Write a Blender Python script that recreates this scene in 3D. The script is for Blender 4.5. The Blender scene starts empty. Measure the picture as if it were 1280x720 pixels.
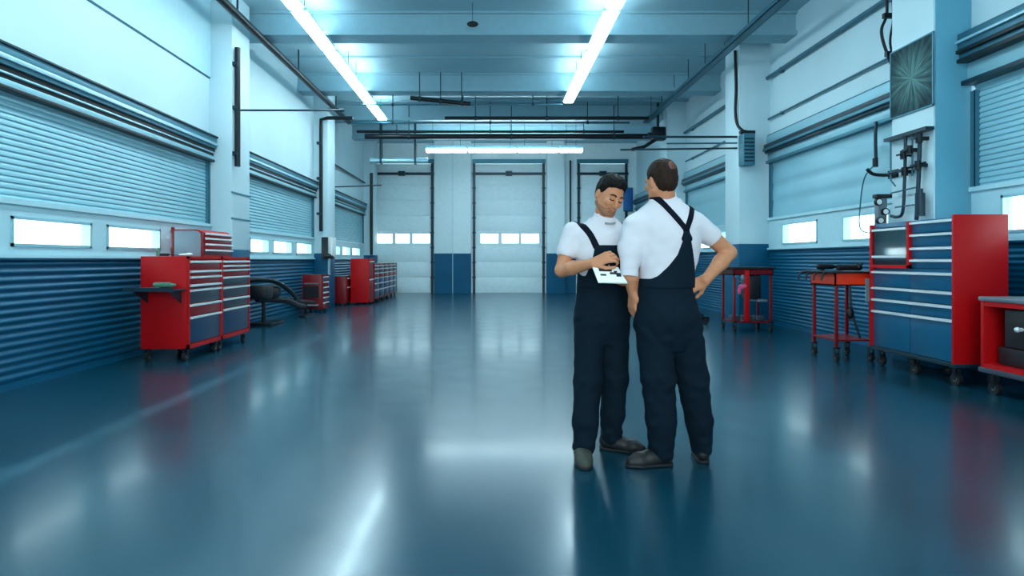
import bpy, bmesh, math, random
import numpy as np
from mathutils import Vector, Matrix

random.seed(7)
PI = math.pi
SC = bpy.context.scene
COL = SC.collection

# ------------------------------------------------------------------ camera, world, exposure
CAM_H = 1.22
cam_d = bpy.data.cameras.new('camera'); cam = bpy.data.objects.new('camera', cam_d); COL.objects.link(cam)
cam.location = (0, 0, CAM_H); cam.rotation_euler = (PI/2, 0, 0)
cam_d.sensor_width = 36; cam_d.lens = 36*750/1280
cam_d.shift_x = 25/1280; cam_d.shift_y = -35/1280
cam_d.clip_start = 0.05; cam_d.clip_end = 300
SC.camera = cam
SC.view_settings.view_transform = 'Standard'; SC.view_settings.look = 'None'
SC.view_settings.gamma = 1; SC.view_settings.use_curve_mapping = False
SC.view_settings.exposure = 1.15
SC.cycles.use_denoising = True
SC.cycles.max_bounces = 8; SC.cycles.diffuse_bounces = 4; SC.cycles.glossy_bounces = 4
SC.cycles.transparent_max_bounces = 12
SC.cycles.sample_clamp_indirect = 6

world = bpy.data.worlds.new('daylight'); SC.world = world; world.use_nodes = True
wn = world.node_tree.nodes; bg = wn['Background']
bg.inputs['Color'].default_value = (0.74, 0.94, 1.0, 1); bg.inputs['Strength'].default_value = 2.2

LAMP_STRENGTH = 13.0
LAMP_COLOR = (0.73, 0.94, 1.0, 1)

# ------------------------------------------------------------------ helpers
def lin(r, g, b):
    def f(c):
        c /= 255.0
        return c/12.92 if c <= 0.04045 else ((c+0.055)/1.055)**2.4
    return (f(r), f(g), f(b), 1)

def material(name, rgb, rough=0.5, metal=0.0, noise=0.0, nscale=8.0, bump=0.0, spec=0.5, coat=0.0, emit=None, estr=0.0, stretch=(1, 1, 1)):
    m = bpy.data.materials.new(name); m.use_nodes = True
    nt = m.node_tree; b = nt.nodes['Principled BSDF']
    col = lin(*rgb)
    b.inputs['Base Color'].default_value = col
    b.inputs['Roughness'].default_value = rough
    b.inputs['Metallic'].default_value = metal
    b.inputs['Specular IOR Level'].default_value = spec
    b.inputs['Coat Weight'].default_value = coat
    b.inputs['Coat Roughness'].default_value = 0.12
    if emit:
        b.inputs['Emission Color'].default_value = emit; b.inputs['Emission Strength'].default_value = estr
    if noise or bump:
        tc = nt.nodes.new('ShaderNodeTexCoord'); mp = nt.nodes.new('ShaderNodeMapping')
        mp.inputs['Scale'].default_value = stretch
        nz = nt.nodes.new('ShaderNodeTexNoise'); nz.inputs['Scale'].default_value = nscale; nz.inputs['Detail'].default_value = 5
        nt.links.new(tc.outputs['Object'], mp.inputs['Vector']); nt.links.new(mp.outputs['Vector'], nz.inputs['Vector'])
        if noise:
            mr = nt.nodes.new('ShaderNodeMapRange')
            mr.inputs['From Min'].default_value = 0.3; mr.inputs['From Max'].default_value = 0.7
            mr.inputs['To Min'].default_value = 1-noise; mr.inputs['To Max'].default_value = 1+noise
            vm = nt.nodes.new('ShaderNodeVectorMath'); vm.operation = 'SCALE'; vm.inputs[0].default_value = col[:3]
            nt.links.new(nz.outputs['Fac'], mr.inputs['Value']); nt.links.new(mr.outputs['Result'], vm.inputs['Scale'])
            nt.links.new(vm.outputs['Vector'], b.inputs['Base Color'])
        if bump:
            bp = nt.nodes.new('ShaderNodeBump'); bp.inputs['Strength'].default_value = bump; bp.inputs['Distance'].default_value = 0.01
            nt.links.new(nz.outputs['Fac'], bp.inputs['Height']); nt.links.new(bp.outputs['Normal'], b.inputs['Normal'])
    return m

M = {}
def mk(key, *a, **k): M[key] = material(key, *a, **k)
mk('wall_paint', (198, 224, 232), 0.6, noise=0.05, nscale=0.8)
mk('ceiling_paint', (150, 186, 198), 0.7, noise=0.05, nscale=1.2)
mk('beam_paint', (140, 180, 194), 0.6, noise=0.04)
mk('pillar_shade', (100, 172, 196), 0.55, noise=0.04, nscale=1.5)  # shade of the camera-facing side put into the pillar colour
mk('blue_paint', (0, 84, 118), 0.5, spec=0.25, noise=0.08, nscale=2.5)
mk('blue_sheet', (2, 90, 124), 0.36, noise=0.07, nscale=1.5, metal=0.25)
mk('frame_paint', (180, 218, 228), 0.45, noise=0.03)
mk('shutter', (146, 196, 210), 0.42, noise=0.04, nscale=1.5, metal=0.15)
mk('door_panel', (226, 244, 248), 0.5, noise=0.03)
mk('teal_metal', (70, 128, 146), 0.4, metal=0.4, noise=0.06)
mk('pale_metal', (170, 214, 226), 0.3, metal=0.4, noise=0.04)
mk('black_metal', (10, 24, 32), 0.4, metal=0.3, noise=0.15)
mk('dark_pipe', (22, 52, 66), 0.4, metal=0.3, noise=0.1)
mk('grey_pipe', (60, 112, 130), 0.4, metal=0.4, noise=0.06)
mk('red', (190, 4, 12), 0.45, noise=0.05, nscale=3, spec=0.3)
mk('dark_red', (124, 4, 16), 0.35, noise=0.06, nscale=3)
mk('drawer_red', (140, 18, 32), 0.35, noise=0.05, nscale=3)
mk('drawer_grey', (66, 74, 88), 0.38, metal=0.3, noise=0.06)
mk('drawer_blue', (36, 68, 100), 0.35, noise=0.05, nscale=3, metal=0.2)
mk('chest_blue', (8, 90, 126), 0.33, noise=0.05, nscale=2, metal=0.2)
mk('chrome', (235, 242, 246), 0.25, metal=0.3)
mk('steel', (128, 142, 152), 0.5, metal=0.7, noise=0.05)
mk('rubber', (12, 14, 18), 0.6, noise=0.2)
mk('hub', (150, 160, 165), 0.35, metal=0.5)
mk('orange_red', (255, 62, 26), 0.35)
mk('pink_cloth', (222, 90, 130), 0.8, noise=0.1, nscale=20)
mk('green_tool', (84, 130, 108), 0.5, noise=0.15, nscale=20)
mk('white_plastic', (225, 238, 240), 0.4)
mk('box_white', (228, 238, 236), 0.45)
mk('black_plastic', (14, 18, 24), 0.45, noise=0.15)
mk('skin', (200, 132, 94), 0.55, noise=0.05, nscale=30)
mk('skin_red', (196, 126, 100), 0.55, noise=0.05, nscale=30)
mk('stubble', (150, 100, 72), 0.7, noise=0.12, nscale=60)
mk('hair_dark', (14, 11, 10), 0.6, noise=0.35, nscale=60, bump=0.6, stretch=(1, 1, 0.3), spec=0.15)
mk('hair_brown', (42, 27, 19), 0.6, noise=0.3, nscale=60, bump=0.6, stretch=(1, 1, 0.3), spec=0.15)
mk('bald_skin', (104, 58, 42), 0.5, noise=0.1, nscale=30)
mk('shirt', (218, 214, 220), 0.85, noise=0.03, nscale=9, bump=0.15)
mk('overalls', (9, 27, 39), 0.85, spec=0.15, noise=0.10, nscale=7, bump=0.2)
mk('strap', (5, 14, 28), 0.8, spec=0.15, noise=0.1)
mk('shoe_grey', (62, 66, 58), 0.7, noise=0.12, nscale=20)
mk('shoe_dark', (24, 26, 28), 0.55, noise=0.15, nscale=20)
mk('eye_white', (205, 200, 195), 0.3)
mk('eye_dark', (28, 20, 18), 0.3)
mk('lip', (160, 92, 82), 0.5)
mk('paper', (244, 246, 246), 0.6)
mk('ink', (14, 14, 18), 0.6)
mk('collar_grey', (140, 150, 146), 0.7)
mk('sign_blue', (20, 96, 160), 0.5)

# lamp tube
def emit_mat(name, color, strength):
    m = bpy.data.materials.new(name); m.use_nodes = True; nt = m.node_tree
    nt.nodes.remove(nt.nodes['Principled BSDF'])
    e = nt.nodes.new('ShaderNodeEmission'); e.inputs['Color'].default_value = color; e.inputs['Strength'].default_value = strength
    nt.links.new(e.outputs[0], nt.nodes['Material Output'].inputs['Surface']); return m
M['lamp'] = emit_mat('lamp_tube', LAMP_COLOR, LAMP_STRENGTH)
M['lamp_soft'] = emit_mat('lamp_tube_soft', LAMP_COLOR, 13.0)
M['added_fill'] = emit_mat('added_fill_light', LAMP_COLOR, 15.0)  # added fill above the fixtures, brightens the ceiling
M['added_fill_strong'] = emit_mat('added_fill_light_strong', LAMP_COLOR, 40.0)  # stronger added fill for the cross row

# thin window glass: clear, with a reflection
def glass_mat(name, tint, fac=0.08):
    m = bpy.data.materials.new(name); m.use_nodes = True; nt = m.node_tree
    nt.nodes.remove(nt.nodes['Principled BSDF'])
    t = nt.nodes.new('ShaderNodeBsdfTransparent'); t.inputs['Color'].default_value = tint
    g = nt.nodes.new('ShaderNodeBsdfGlossy'); g.inputs['Roughness'].default_value = 0.05
    x = nt.nodes.new('ShaderNodeMixShader'); x.inputs['Fac'].default_value = fac
    nt.links.new(t.outputs[0], x.inputs[1]); nt.links.new(g.outputs[0], x.inputs[2])
    nt.links.new(x.outputs[0], nt.nodes['Material Output'].inputs['Surface']); return m
M['glass'] = glass_mat('window_glass', (0.96, 1, 1, 1))
M['smoked'] = glass_mat('smoked_glass', (0.55, 0.62, 0.66, 1), 0.25)

# floor: glossy blue epoxy with faint scuffs and a worn lane stripe
def floor_mat():
    m = bpy.data.materials.new('epoxy_floor'); m.use_nodes = True; nt = m.node_tree; N = nt.nodes; L = nt.links
    b = N['Principled BSDF']
    tc = N.new('ShaderNodeTexCoord')
    nz = N.new('ShaderNodeTexNoise'); nz.inputs['Scale'].default_value = 0.55; nz.inputs['Detail'].default_value = 6
    L.new(tc.outputs['Object'], nz.inputs['Vector'])
    cr = N.new('ShaderNodeValToRGB')
    cr.color_ramp.elements[0].position = 0.3; cr.color_ramp.elements[0].color = lin(6, 50, 66)
    cr.color_ramp.elements[1].position = 0.45; cr.color_ramp.elements[1].color = lin(10, 62, 80)
    L.new(nz.outputs['Fac'], cr.inputs['Fac'])
    # stripe: a worn painted line running along the hall at x = -2.75
    sp = N.new('ShaderNodeSeparateXYZ'); L.new(tc.outputs['Object'], sp.inputs[0])
    a = N.new('ShaderNodeMath'); a.operation = 'ADD'; a.inputs[1].default_value = 2.76; L.new(sp.outputs['X'], a.inputs[0])
    ab = N.new('ShaderNodeMath'); ab.operation = 'ABSOLUTE'; L.new(a.outputs[0], ab.inputs[0])
    mr = N.new('ShaderNodeMapRange'); mr.inputs['From Min'].default_value = 0.03; mr.inputs['From Max'].default_value = 0.12
    mr.inputs['To Min'].default_value = 1; mr.inputs['To Max'].default_value = 0; L.new(ab.outputs[0], mr.inputs['Value'])
    n2 = N.new('ShaderNodeTexNoise'); n2.inputs['Scale'].default_value = 3.0; n2.inputs['Detail'].default_value = 8
    L.new(tc.outputs['Object'], n2.inputs['Vector'])
    mu = N.new('ShaderNodeMath'); mu.operation = 'MULTIPLY'; L.new(mr.outputs[0], mu.inputs[0]); L.new(n2.outputs['Fac'], mu.inputs[1])
    m2 = N.new('ShaderNodeMath'); m2.operation = 'MULTIPLY'; m2.inputs[1].default_value = 0.3; L.new(mu.outputs[0], m2.inputs[0])
    mx = N.new('ShaderNodeMix'); mx.data_type = 'RGBA'; L.new(m2.outputs[0], mx.inputs['Factor']); L.new(cr.outputs['Color'], mx.inputs['A'])
    mx.inputs['B'].default_value = lin(120, 180, 200)
    L.new(mx.outputs['Result'], b.inputs['Base Color'])
    r2 = N.new('ShaderNodeMapRange'); r2.inputs['From Min'].default_value = 0.3; r2.inputs['From Max'].default_value = 0.7
    r2.inputs['To Min'].default_value = 0.22; r2.inputs['To Max'].default_value = 0.26; L.new(n2.outputs['Fac'], r2.inputs['Value'])
    L.new(r2.outputs[0], b.inputs['Roughness'])
    b.inputs['IOR'].default_value = 1.85; b.inputs['Specular IOR Level'].default_value = 0.5
    b.inputs['Specular Tint'].default_value = (0.75, 0.92, 1, 1)
    b.inputs['Coat Weight'].default_value = 0.15; b.inputs['Coat Roughness'].default_value = 0.10; b.inputs['Coat IOR'].default_value = 1.5
    b.inputs['Coat Tint'].default_value = (0.9, 0.97, 1, 1)
    return m
M['floor'] = floor_mat()

# poster: a burst of pale spikes on dark teal
def poster_mat():
    m = bpy.data.materials.new('burst_print'); m.use_nodes = True; nt = m.node_tree; N = nt.nodes; L = nt.links
    b = N['Principled BSDF']; b.inputs['Roughness'].default_value = 0.7; b.inputs['Specular IOR Level'].default_value = 0.2
    tc = N.new('ShaderNodeTexCoord'); sp = N.new('ShaderNodeSeparateXYZ'); L.new(tc.outputs['Object'], sp.inputs[0])
    def mth(op, x, y=None):
        n = N.new('ShaderNodeMath'); n.operation = op
        for i, v in enumerate((x, y)):
            if v is None: continue
            if isinstance(v, (int, float)): n.inputs[i].default_value = v
            else: L.new(v, n.inputs[i])
        return n.outputs[0]
    y = sp.outputs['Y']; z = sp.outputs['Z']
    ang = mth('ARCTAN2', y, z)
    r = mth('SQRT', mth('ADD', mth('MULTIPLY', y, y), mth('MULTIPLY', z, z)))
    cb = N.new('ShaderNodeCombineXYZ'); L.new(mth('MULTIPLY', ang, 5.0), cb.inputs[0]); L.new(mth('MULTIPLY', r, 2.5), cb.inputs[1])
    nz = N.new('ShaderNodeTexNoise'); nz.inputs['Scale'].default_value = 1.3; nz.inputs['Detail'].default_value = 6; L.new(cb.outputs[0], nz.inputs['Vector'])
    fall = mth('SUBTRACT', 1.0, mth('MULTIPLY', r, 2.0))
    v = mth('MULTIPLY', mth('POWER', mth('ADD', nz.outputs['Fac'], 0.12), 3.0), mth('MAXIMUM', fall, 0.15))
    cr = N.new('ShaderNodeValToRGB'); cr.color_ramp.elements[0].color = lin(6, 36, 46); cr.color_ramp.elements[1].color = lin(120, 168, 166)
    cr.color_ramp.elements[1].position = 0.45; L.new(v, cr.inputs['Fac']); L.new(cr.outputs['Color'], b.inputs['Base Color'])
    return m
M['poster'] = poster_mat()

def tag(o, label=None, cat=None, group=None, kind=None):
    if label: o['label'] = label
    if cat: o['category'] = cat
    if group: o['group'] = group
    if kind: o['kind'] = kind
    return o

def empty(name, loc=(0, 0, 0), rz=0.0, label=None, cat=None, group=None, kind=None):
    o = bpy.data.objects.new(name, None); COL.objects.link(o); o.empty_display_size = 0.2
    o.location = loc; o.rotation_euler = (0, 0, rz)
    return tag(o, label, cat, group, kind)

class MB:
    """collects shapes; build() links them as one mesh object"""
    def __init__(s, org=(0, 0, 0)):
        s.bm = bmesh.new(); s.org = Vector(org)
    def box(s, x0, x1, y0, y1, z0, z1, bev=0.0):
        x0, x1 = sorted((x0, x1)); y0, y1 = sorted((y0, y1)); z0, z1 = sorted((z0, z1))
        r = bmesh.ops.create_cube(s.bm, size=1.0)
        vs = r['verts']
        for v in vs:
            v.co = Vector(((x0+x1)/2+v.co.x*(x1-x0), (y0+y1)/2+v.co.y*(y1-y0), (z0+z1)/2+v.co.z*(z1-z0)))
        if bev > 0:
            es = list({e for v in vs for e in v.link_edges})
            bmesh.ops.bevel(s.bm, geom=es, offset=min(bev, 0.45*min(x1-x0, y1-y0, z1-z0)), segments=2, affect='EDGES', profile=0.5)
        return s
    def cyl(s, p0, p1, r0, r1=None, seg=16):
        r1 = r0 if r1 is None else r1
        p0 = Vector(p0); p1 = Vector(p1); d = p1-p0
        q = Vector((0, 0, 1)).rotation_difference(d.normalized()).to_matrix().to_4x4()
        bmesh.ops.create_cone(s.bm, cap_ends=True, segments=seg, radius1=r0, radius2=r1, depth=d.length,
                              matrix=Matrix.Translation((p0+p1)/2) @ q)
        return s
    def ball(s, c, r, seg=14):
        rr = r if hasattr(r, '__len__') else (r, r, r)
        bmesh.ops.create_uvsphere(s.bm, u_segments=seg, v_segments=max(6, seg//2+2), radius=1.0,
                                  matrix=Matrix.Translation(Vector(c)) @ Matrix.Diagonal((*rr, 1)))
        return s
    def tube(s, pts, r, seg=10, n=0):
        """smooth tube through points (Catmull-Rom when n > 0)"""
        P = [Vector(p) for p in pts]
        if n:
            Q = []
            for i in range(len(P)-1):
                a = P[max(i-1, 0)]; b = P[i]; c = P[i+1]; d = P[min(i+2, len(P)-1)]
                for k in range(n):
                    t = k/n
                    Q.append(0.5*((2*b)+(c-a)*t+(2*a-5*b+4*c-d)*t*t+(3*b-a-3*c+d)*t**3))
            Q.append(P[-1]); P = Q
        rings = []; up = None
        for i, p in enumerate(P):
            t = (P[min(i+1, len(P)-1)]-P[max(i-1, 0)]).normalized()
            if up is None:
                up = t.orthogonal().normalized()
            up = (up-t*up.dot(t)).normalized(); w = t.cross(up)
            rings.append([s.bm.verts.new(p+(up*math.cos(2*PI*k/seg)+w*math.sin(2*PI*k/seg))*r) for k in range(seg)])
        for a, b in zip(rings[:-1], rings[1:]):
            for k in range(seg):
                s.bm.faces.new((a[k], a[(k+1) % seg], b[(k+1) % seg], b[k]))
        s.bm.faces.new(rings[0][::-1]); s.bm.faces.new(rings[-1])
        return s
    def prism(s, poly, axis, a, b):
        """poly: 2-D outline in the plane across axis; extruded from a to b"""
        def mkv(u, v, w):
            return {'x': (w, u, v), 'y': (u, w, v), 'z': (u, v, w)}[axis]
        A = [s.bm.verts.new(mkv(u, v, a)) for u, v in poly]; B = [s.bm.verts.new(mkv(u, v, b)) for u, v in poly]
        n = len(poly)
        s.bm.faces.new(A); s.bm.faces.new(B[::-1])
        for i in range(n):
            s.bm.faces.new((A[i], B[i], B[(i+1) % n], A[(i+1) % n]))
        return s
    def profile(s, prof, y0, y1, x_off=0.0, back=0.02, sgn=1):
        """closed sheet: front profile [(x, z)] along y, with a flat back"""
        zs = [p[1] for p in prof]
        poly = [(x_off+sgn*p[0], p[1]) for p in prof]+[(x_off-sgn*back, zs[-1]), (x_off-sgn*back, zs[0])]
        return s.prism(poly, 'y', y0, y1)
    def build(s, name, mat, parent=None, smooth=None, kind=None):
        if s.org.length > 0:
            bmesh.ops.translate(s.bm, verts=s.bm.verts, vec=-s.org)
        bmesh.ops.recalc_face_normals(s.bm, faces=s.bm.faces)
        me = bpy.data.meshes.new(name); s.bm.to_mesh(me); s.bm.free()
        me.materials.append(M[mat])
        for p in me.polygons: p.use_smooth = smooth is not False
        if smooth is None:
            me.set_sharp_from_angle(angle=math.radians(40))
        elif smooth:
            me.set_sharp_from_angle(angle=math.radians(75))
        o = bpy.data.objects.new(name, me); COL.objects.link(o)
        if parent is not None: o.parent = parent
        elif s.org.length > 0: o.location = s.org
        if kind: o['kind'] = kind
        return o

def copy_tree(o, parent=None):
    c = o.copy(); COL.objects.link(c); c.parent = parent
    for ch in [x for x in bpy.data.objects if x.parent == o]:
        copy_tree(ch, c)
    return c

def struct(name, mat, mb, parent=None):
    o = mb.build(name, mat, parent)
    if parent is None: o['kind'] = 'structure'
    return o

# ------------------------------------------------------------------ room
XL, XR, YB, YN, ZC = -4.57, 5.37, 22.3, -2.0, 5.6
TH = 0.3
struct('floor', 'floor', MB().box(XL-TH, XR+TH, YN, YB+TH, -0.12, 0))
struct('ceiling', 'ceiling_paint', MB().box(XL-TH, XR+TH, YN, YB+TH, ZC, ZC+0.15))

# left side: bays between pillars
LB = [(YN, 9.7), (10.4, 15.35), (16.05, 21.3)]
LP = [(9.7, 10.4), (15.35, 16.05), (21.3, YB)]
RB = [(YN, 6.72), (7.44, 11.6), (12.3, 16.6), (17.3, YB)]
RP = [(6.72, 7.44), (11.6, 12.3), (16.6, 17.3)]
wl = MB().box(XL-TH, XL, YN, YB, 0, 1.22)
wl.box(XL-TH, XL, YN, YB, 3.0, ZC)
for a, b in LP: wl.box(XL-TH, XL, a, b, 1.22, 3.0)
struct('wall_left', 'wall_paint', wl)
wr = MB().box(XR, XR+TH, YN, YB, 0, 1.40).box(XR, XR+TH, YN, YB, 3.3, ZC)
for a, b in RP: wr.box(XR, XR+TH, a, b, 1.40, 3.3)
struct('wall_right', 'wall_paint', wr)
GX0, GX1, GZ = -2.2, 2.8, 4.4          # unseen wall with an open gate, added to cut daylight from behind the camera
struct('wall_front_added', 'wall_paint', MB().box(XL-TH, GX0, YN-TH, YN, 0, ZC+0.15).box(GX1, XR+TH, YN-TH, YN, 0, ZC+0.15).box(GX0, GX1, YN-TH, YN, GZ, ZC+0.15))

# corrugated wainscots
def corr(z0, z1, pitch, amp):
    n = round((z1-z0)/pitch); P = []
    for i in range(n*8+1):
        t = i/(n*8)
        P.append((amp*0.5*(1-math.cos(2*PI*n*t))+0.006, z0+(z1-z0)*t))
    return P
def add_cap(mb, x, sg, a, b, z):
    mb.box(x, x+sg*0.05, a, b, z, z+0.03)
mb = MB().profile(corr(0.06, 1.22, 0.078, 0.018), YN, YB, XL, 0.0, 1)
mb.box(XL, XL+0.05, YN, YB, 0, 0.06); add_cap(mb, XL, 1, YN, YB, 1.22)
struct('baseboard_left', 'blue_sheet', mb)
mb = MB().profile(corr(0.06, 1.40, 0.061, 0.013), YN, YB, XR, 0.0, -1)
mb.box(XR-0.05, XR, YN, YB, 0, 0.06); add_cap(mb, XR, -1, YN, YB, 1.40)
struct('baseboard_right', 'blue_sheet', mb)

# pillars with painted blue feet
tn = [0]
def trim():
    tn[0] += 1; return 'trim_%d' % tn[0]
def pillar(x0, x1, y0, y1, zb, mat='wall_paint'):
    t = MB().box(x0, x1, y0, y1, zb, ZC, 0.01).build(trim(), mat, kind='structure')
    MB().box(x0-0.004, x1+0.004, y0-0.004, y1+0.004, 0, zb, 0.008).build('blue_foot', 'blue_paint', t)
    return t
for a, b in LP[:2]:
    pillar(XL-0.01, -4.2, a, b, 1.39)
pillar(XL-0.01, -4.2, 21.3, 22.0, 1.39)
pillar(4.97, XR+0.01, *RP[0], 1.5, 'pillar_shade')
pillar(4.78, XR+0.01, *RP[1], 1.53)
pillar(4.84, XR+0.01, *RP[2], 1.5)
MB().box(4.955, 4.972, 6.73, 7.43, 1.5, ZC).build('added_lit_face_panel', 'wall_paint', bpy.data.objects['trim_4'])  # added pale sheet, keeps the pillar's lit aisle face light
# horizontal joints on the left pillar
MB().box(-4.215, -4.19, 9.69, 10.41, 2.30, 2.33).box(-4.215, -4.19, 9.69, 10.41, 1.88, 1.91).build(trim(), 'teal_metal', kind='structure')

# ceiling beams
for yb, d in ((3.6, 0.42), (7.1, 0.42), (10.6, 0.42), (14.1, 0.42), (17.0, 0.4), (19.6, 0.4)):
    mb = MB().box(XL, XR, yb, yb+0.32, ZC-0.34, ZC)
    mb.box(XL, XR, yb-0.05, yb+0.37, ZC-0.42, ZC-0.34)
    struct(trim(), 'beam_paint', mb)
# thin ribs of the roof sheet
mb = MB()
y = 8.2
while y < YB:
    mb.box(XL, XR, y, y+0.05, ZC-0.04, ZC+0.01); y += 1.17
struct(trim(), 'beam_paint', mb)
# flat seam rail on the upper left wall, ledge under it
struct(trim(), 'teal_metal', MB().box(XL, XL+0.012, YN, 9.7, 4.15, 4.165))
struct(trim(), 'frame_paint', MB().box(XL, XL+0.03, YN, 9.7, 4.165, ZC))

# ------------------------------------------------------------------ overhead doors in the side bays
wnum = [0]; dnum = [0]
def slats(z0, z1, pitch, amp=0.016):
    n = max(1, round((z1-z0)/pitch)); P = []
    for i in range(n):
        a = z0+(z1-z0)*i/n; h = (z1-z0)/n
        P += [(0.0, a), (amp*0.9, a+h*0.15), (amp, a+h*0.4), (amp*0.55, a+h*0.8)]
    P.append((0.0, z1)); return P

def side_window(xw, sg, y0, y1, z0, z1, panes, pz0, pz1):
    """framed strip of windows; panes = [(ya, yb)], sg = +1 when the room lies at larger x"""
    wnum[0] += 1
    fr = MB()
    xa, xb = xw-sg*0.10, xw+sg*0.02
    fr.box(xa, xb, y0, y1, z0, pz0).box(xa, xb, y0, y1, pz1, z1)
    edge = [y0]+[v for p in panes for v in p]+[y1]
    for i in range(0, len(edge), 2):
        if edge[i+1]-edge[i] > 0.001: fr.box(xa, xb, edge[i], edge[i+1], pz0, pz1)
    # raised sill and head
    fr.box(xb, xb+sg*0.03, y0, y1, z1-0.05, z1).box(xb, xb+sg*0.035, y0, y1, z0, z0+0.03)
    fo = struct('window_%d' % wnum[0], 'frame_paint', fr)
    for a, b in panes:
        g = MB()
        g.box(xb-sg*0.005, xb+sg*0.012, a, a+0.03, pz0, pz1).box(xb-sg*0.005, xb+sg*0.012, b-0.03, b, pz0, pz1)
        g.box(xb-sg*0.005, xb+sg*0.012, a, b, pz0, pz0+0.03).box(xb-sg*0.005, xb+sg*0.012, a, b, pz1-0.03, pz1)
        g.build('sash', 'pale_metal', fo)
        MB().box(xw-sg*0.06, xw-sg*0.054, a-0.01, b+0.01, pz0-0.01, pz1+0.01).build('pane', 'glass', fo)
    return fo

def side_door(xw, sg, y0, y1, z0, zt, head, zh, pitch):
    """roller door: curtain z0..zt and the housing of stacked rails up to zh"""
    dnum[0] += 1
    d = struct('door_%d' % dnum[0], 'shutter', MB().profile(slats(z0, zt+0.22, pitch), y0, y1, xw-sg*0.03, 0.02, sg))
    for yy in (y0, y1-0.07):
        MB().box(xw-sg*0.03, xw+sg*0.03, yy, yy+0.07, z0, zt).build('guide_rail', 'teal_metal', d)
        MB().box(xw+sg*0.03, xw+sg*0.036, yy+(0.0 if yy > y0 else 0.06), yy+(0.012 if yy > y0 else 0.07), z0, zt).build('seal_strip', 'black_metal', d)
    for part, mat, xo, a, b in head:
        MB().box(xw-sg*0.03, xw+sg*xo, y0, y1+0.02, a, b, 0.004).build(part, mat, d)
    return d
LH = [('housing_edge', 'dark_pipe', 0.15, 3.185, 3.21), ('housing_cover', 'teal_metal', 0.13, 3.10, 3.185), ('housing_cover', 'pale_metal', 0.145, 3.055, 3.10),
      ('housing_cover', 'teal_metal', 0.12, 3.01, 3.055), ('dark_slot', 'black_metal', 0.09, 2.955, 3.01),
      ('rail', 'pale_metal', 0.10, 2.935, 2.955), ('dark_slot', 'black_metal', 0.07, 2.895, 2.935), ('rail', 'shutter', 0.08, 2.835, 2.895),
      ('bottom_rail', 'black_metal', 0.09, 2.80, 2.835)]
for i, (a, b) in enumerate(LB):
    side_door(XL, 1, a+(0.02 if i else 0), b-0.02, 1.78, 2.80, LH, 3.21, 0.06)
side_window(XL, 1, YN, 9.7, 1.24, 1.80, [(0.03, 1.17), (1.44, 2.58), (2.85, 3.99), (4.26, 5.40), (5.67, 6.81), (7.08, 8.22), (8.49, 9.5)], 1.35, 1.64)
side_window(XL, 1, 10.4, 15.35, 1.24, 1.80, [(11.27, 12.2), (12.46, 13.6), (13.93, 15.1)], 1.35, 1.64)
side_window(XL, 1, 16.05, 21.3, 1.24, 1.80, [(16.9, 17.9), (18.2, 19.2), (19.5, 20.6)], 1.35, 1.64)
RH = [('housing_edge', 'grey_pipe', 0.05, 3.60, 3.63), ('housing_cover', 'shutter', 0.07, 3.44, 3.60), ('dark_slot', 'dark_pipe', 0.12, 3.36, 3.44),
      ('rail', 'teal_metal', 0.14, 3.31, 3.36), ('dark_slot', 'dark_pipe', 0.10, 3.27, 3.31), ('rail', 'shutter', 0.04, 3.13, 3.27), ('bottom_rail', 'teal_metal', 0.08, 3.08, 3.13)]
for i, (a, b) in enumerate(RB):
    hd = RH
    if i == 0:
        hd = [('housing_cover', 'grey_pipe', 0.16, 3.66, 3.74), ('rail', 'pale_metal', 0.19, 3.63, 3.66), ('housing_cover', 'grey_pipe', 0.16, 3.56, 3.63), ('rail', 'black_metal', 0.18, 3.52, 3.56),
              ('rail', 'grey_pipe', 0.14, 3.46, 3.52), ('dark_slot', 'black_metal', 0.17, 3.42, 3.46), ('rail', 'shutter', 0.05, 3.22, 3.42), ('bottom_rail', 'dark_pipe', 0.12, 3.17, 3.22)]
    side_door(XR, -1, a+(0.02 if i else 0), b-0.02, 2.0, 3.1, hd, 3.62, 0.06 if i == 0 else 0.3)
side_window(XR, -1, YN, 6.7, 1.42, 2.03, [(-0.9, 0.25), (0.95, 2.1), (2.8, 3.95), (4.9, 6.3)], 1.5, 1.9)
side_window(XR, -1, 7.44, 11.6, 1.42, 2.03, [(8.06, 9.14), (9.86, 11.04)], 1.5, 1.89)
side_window(XR, -1, 12.3, 16.6, 1.42, 2.03, [(12.95, 14.0), (14.7, 15.9)], 1.5, 1.89)
side_window(XR, -1, 17.3, YB, 1.42, 2.03, [(17.9, 19.1), (19.8, 21.2)], 1.5, 1.89)

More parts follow.
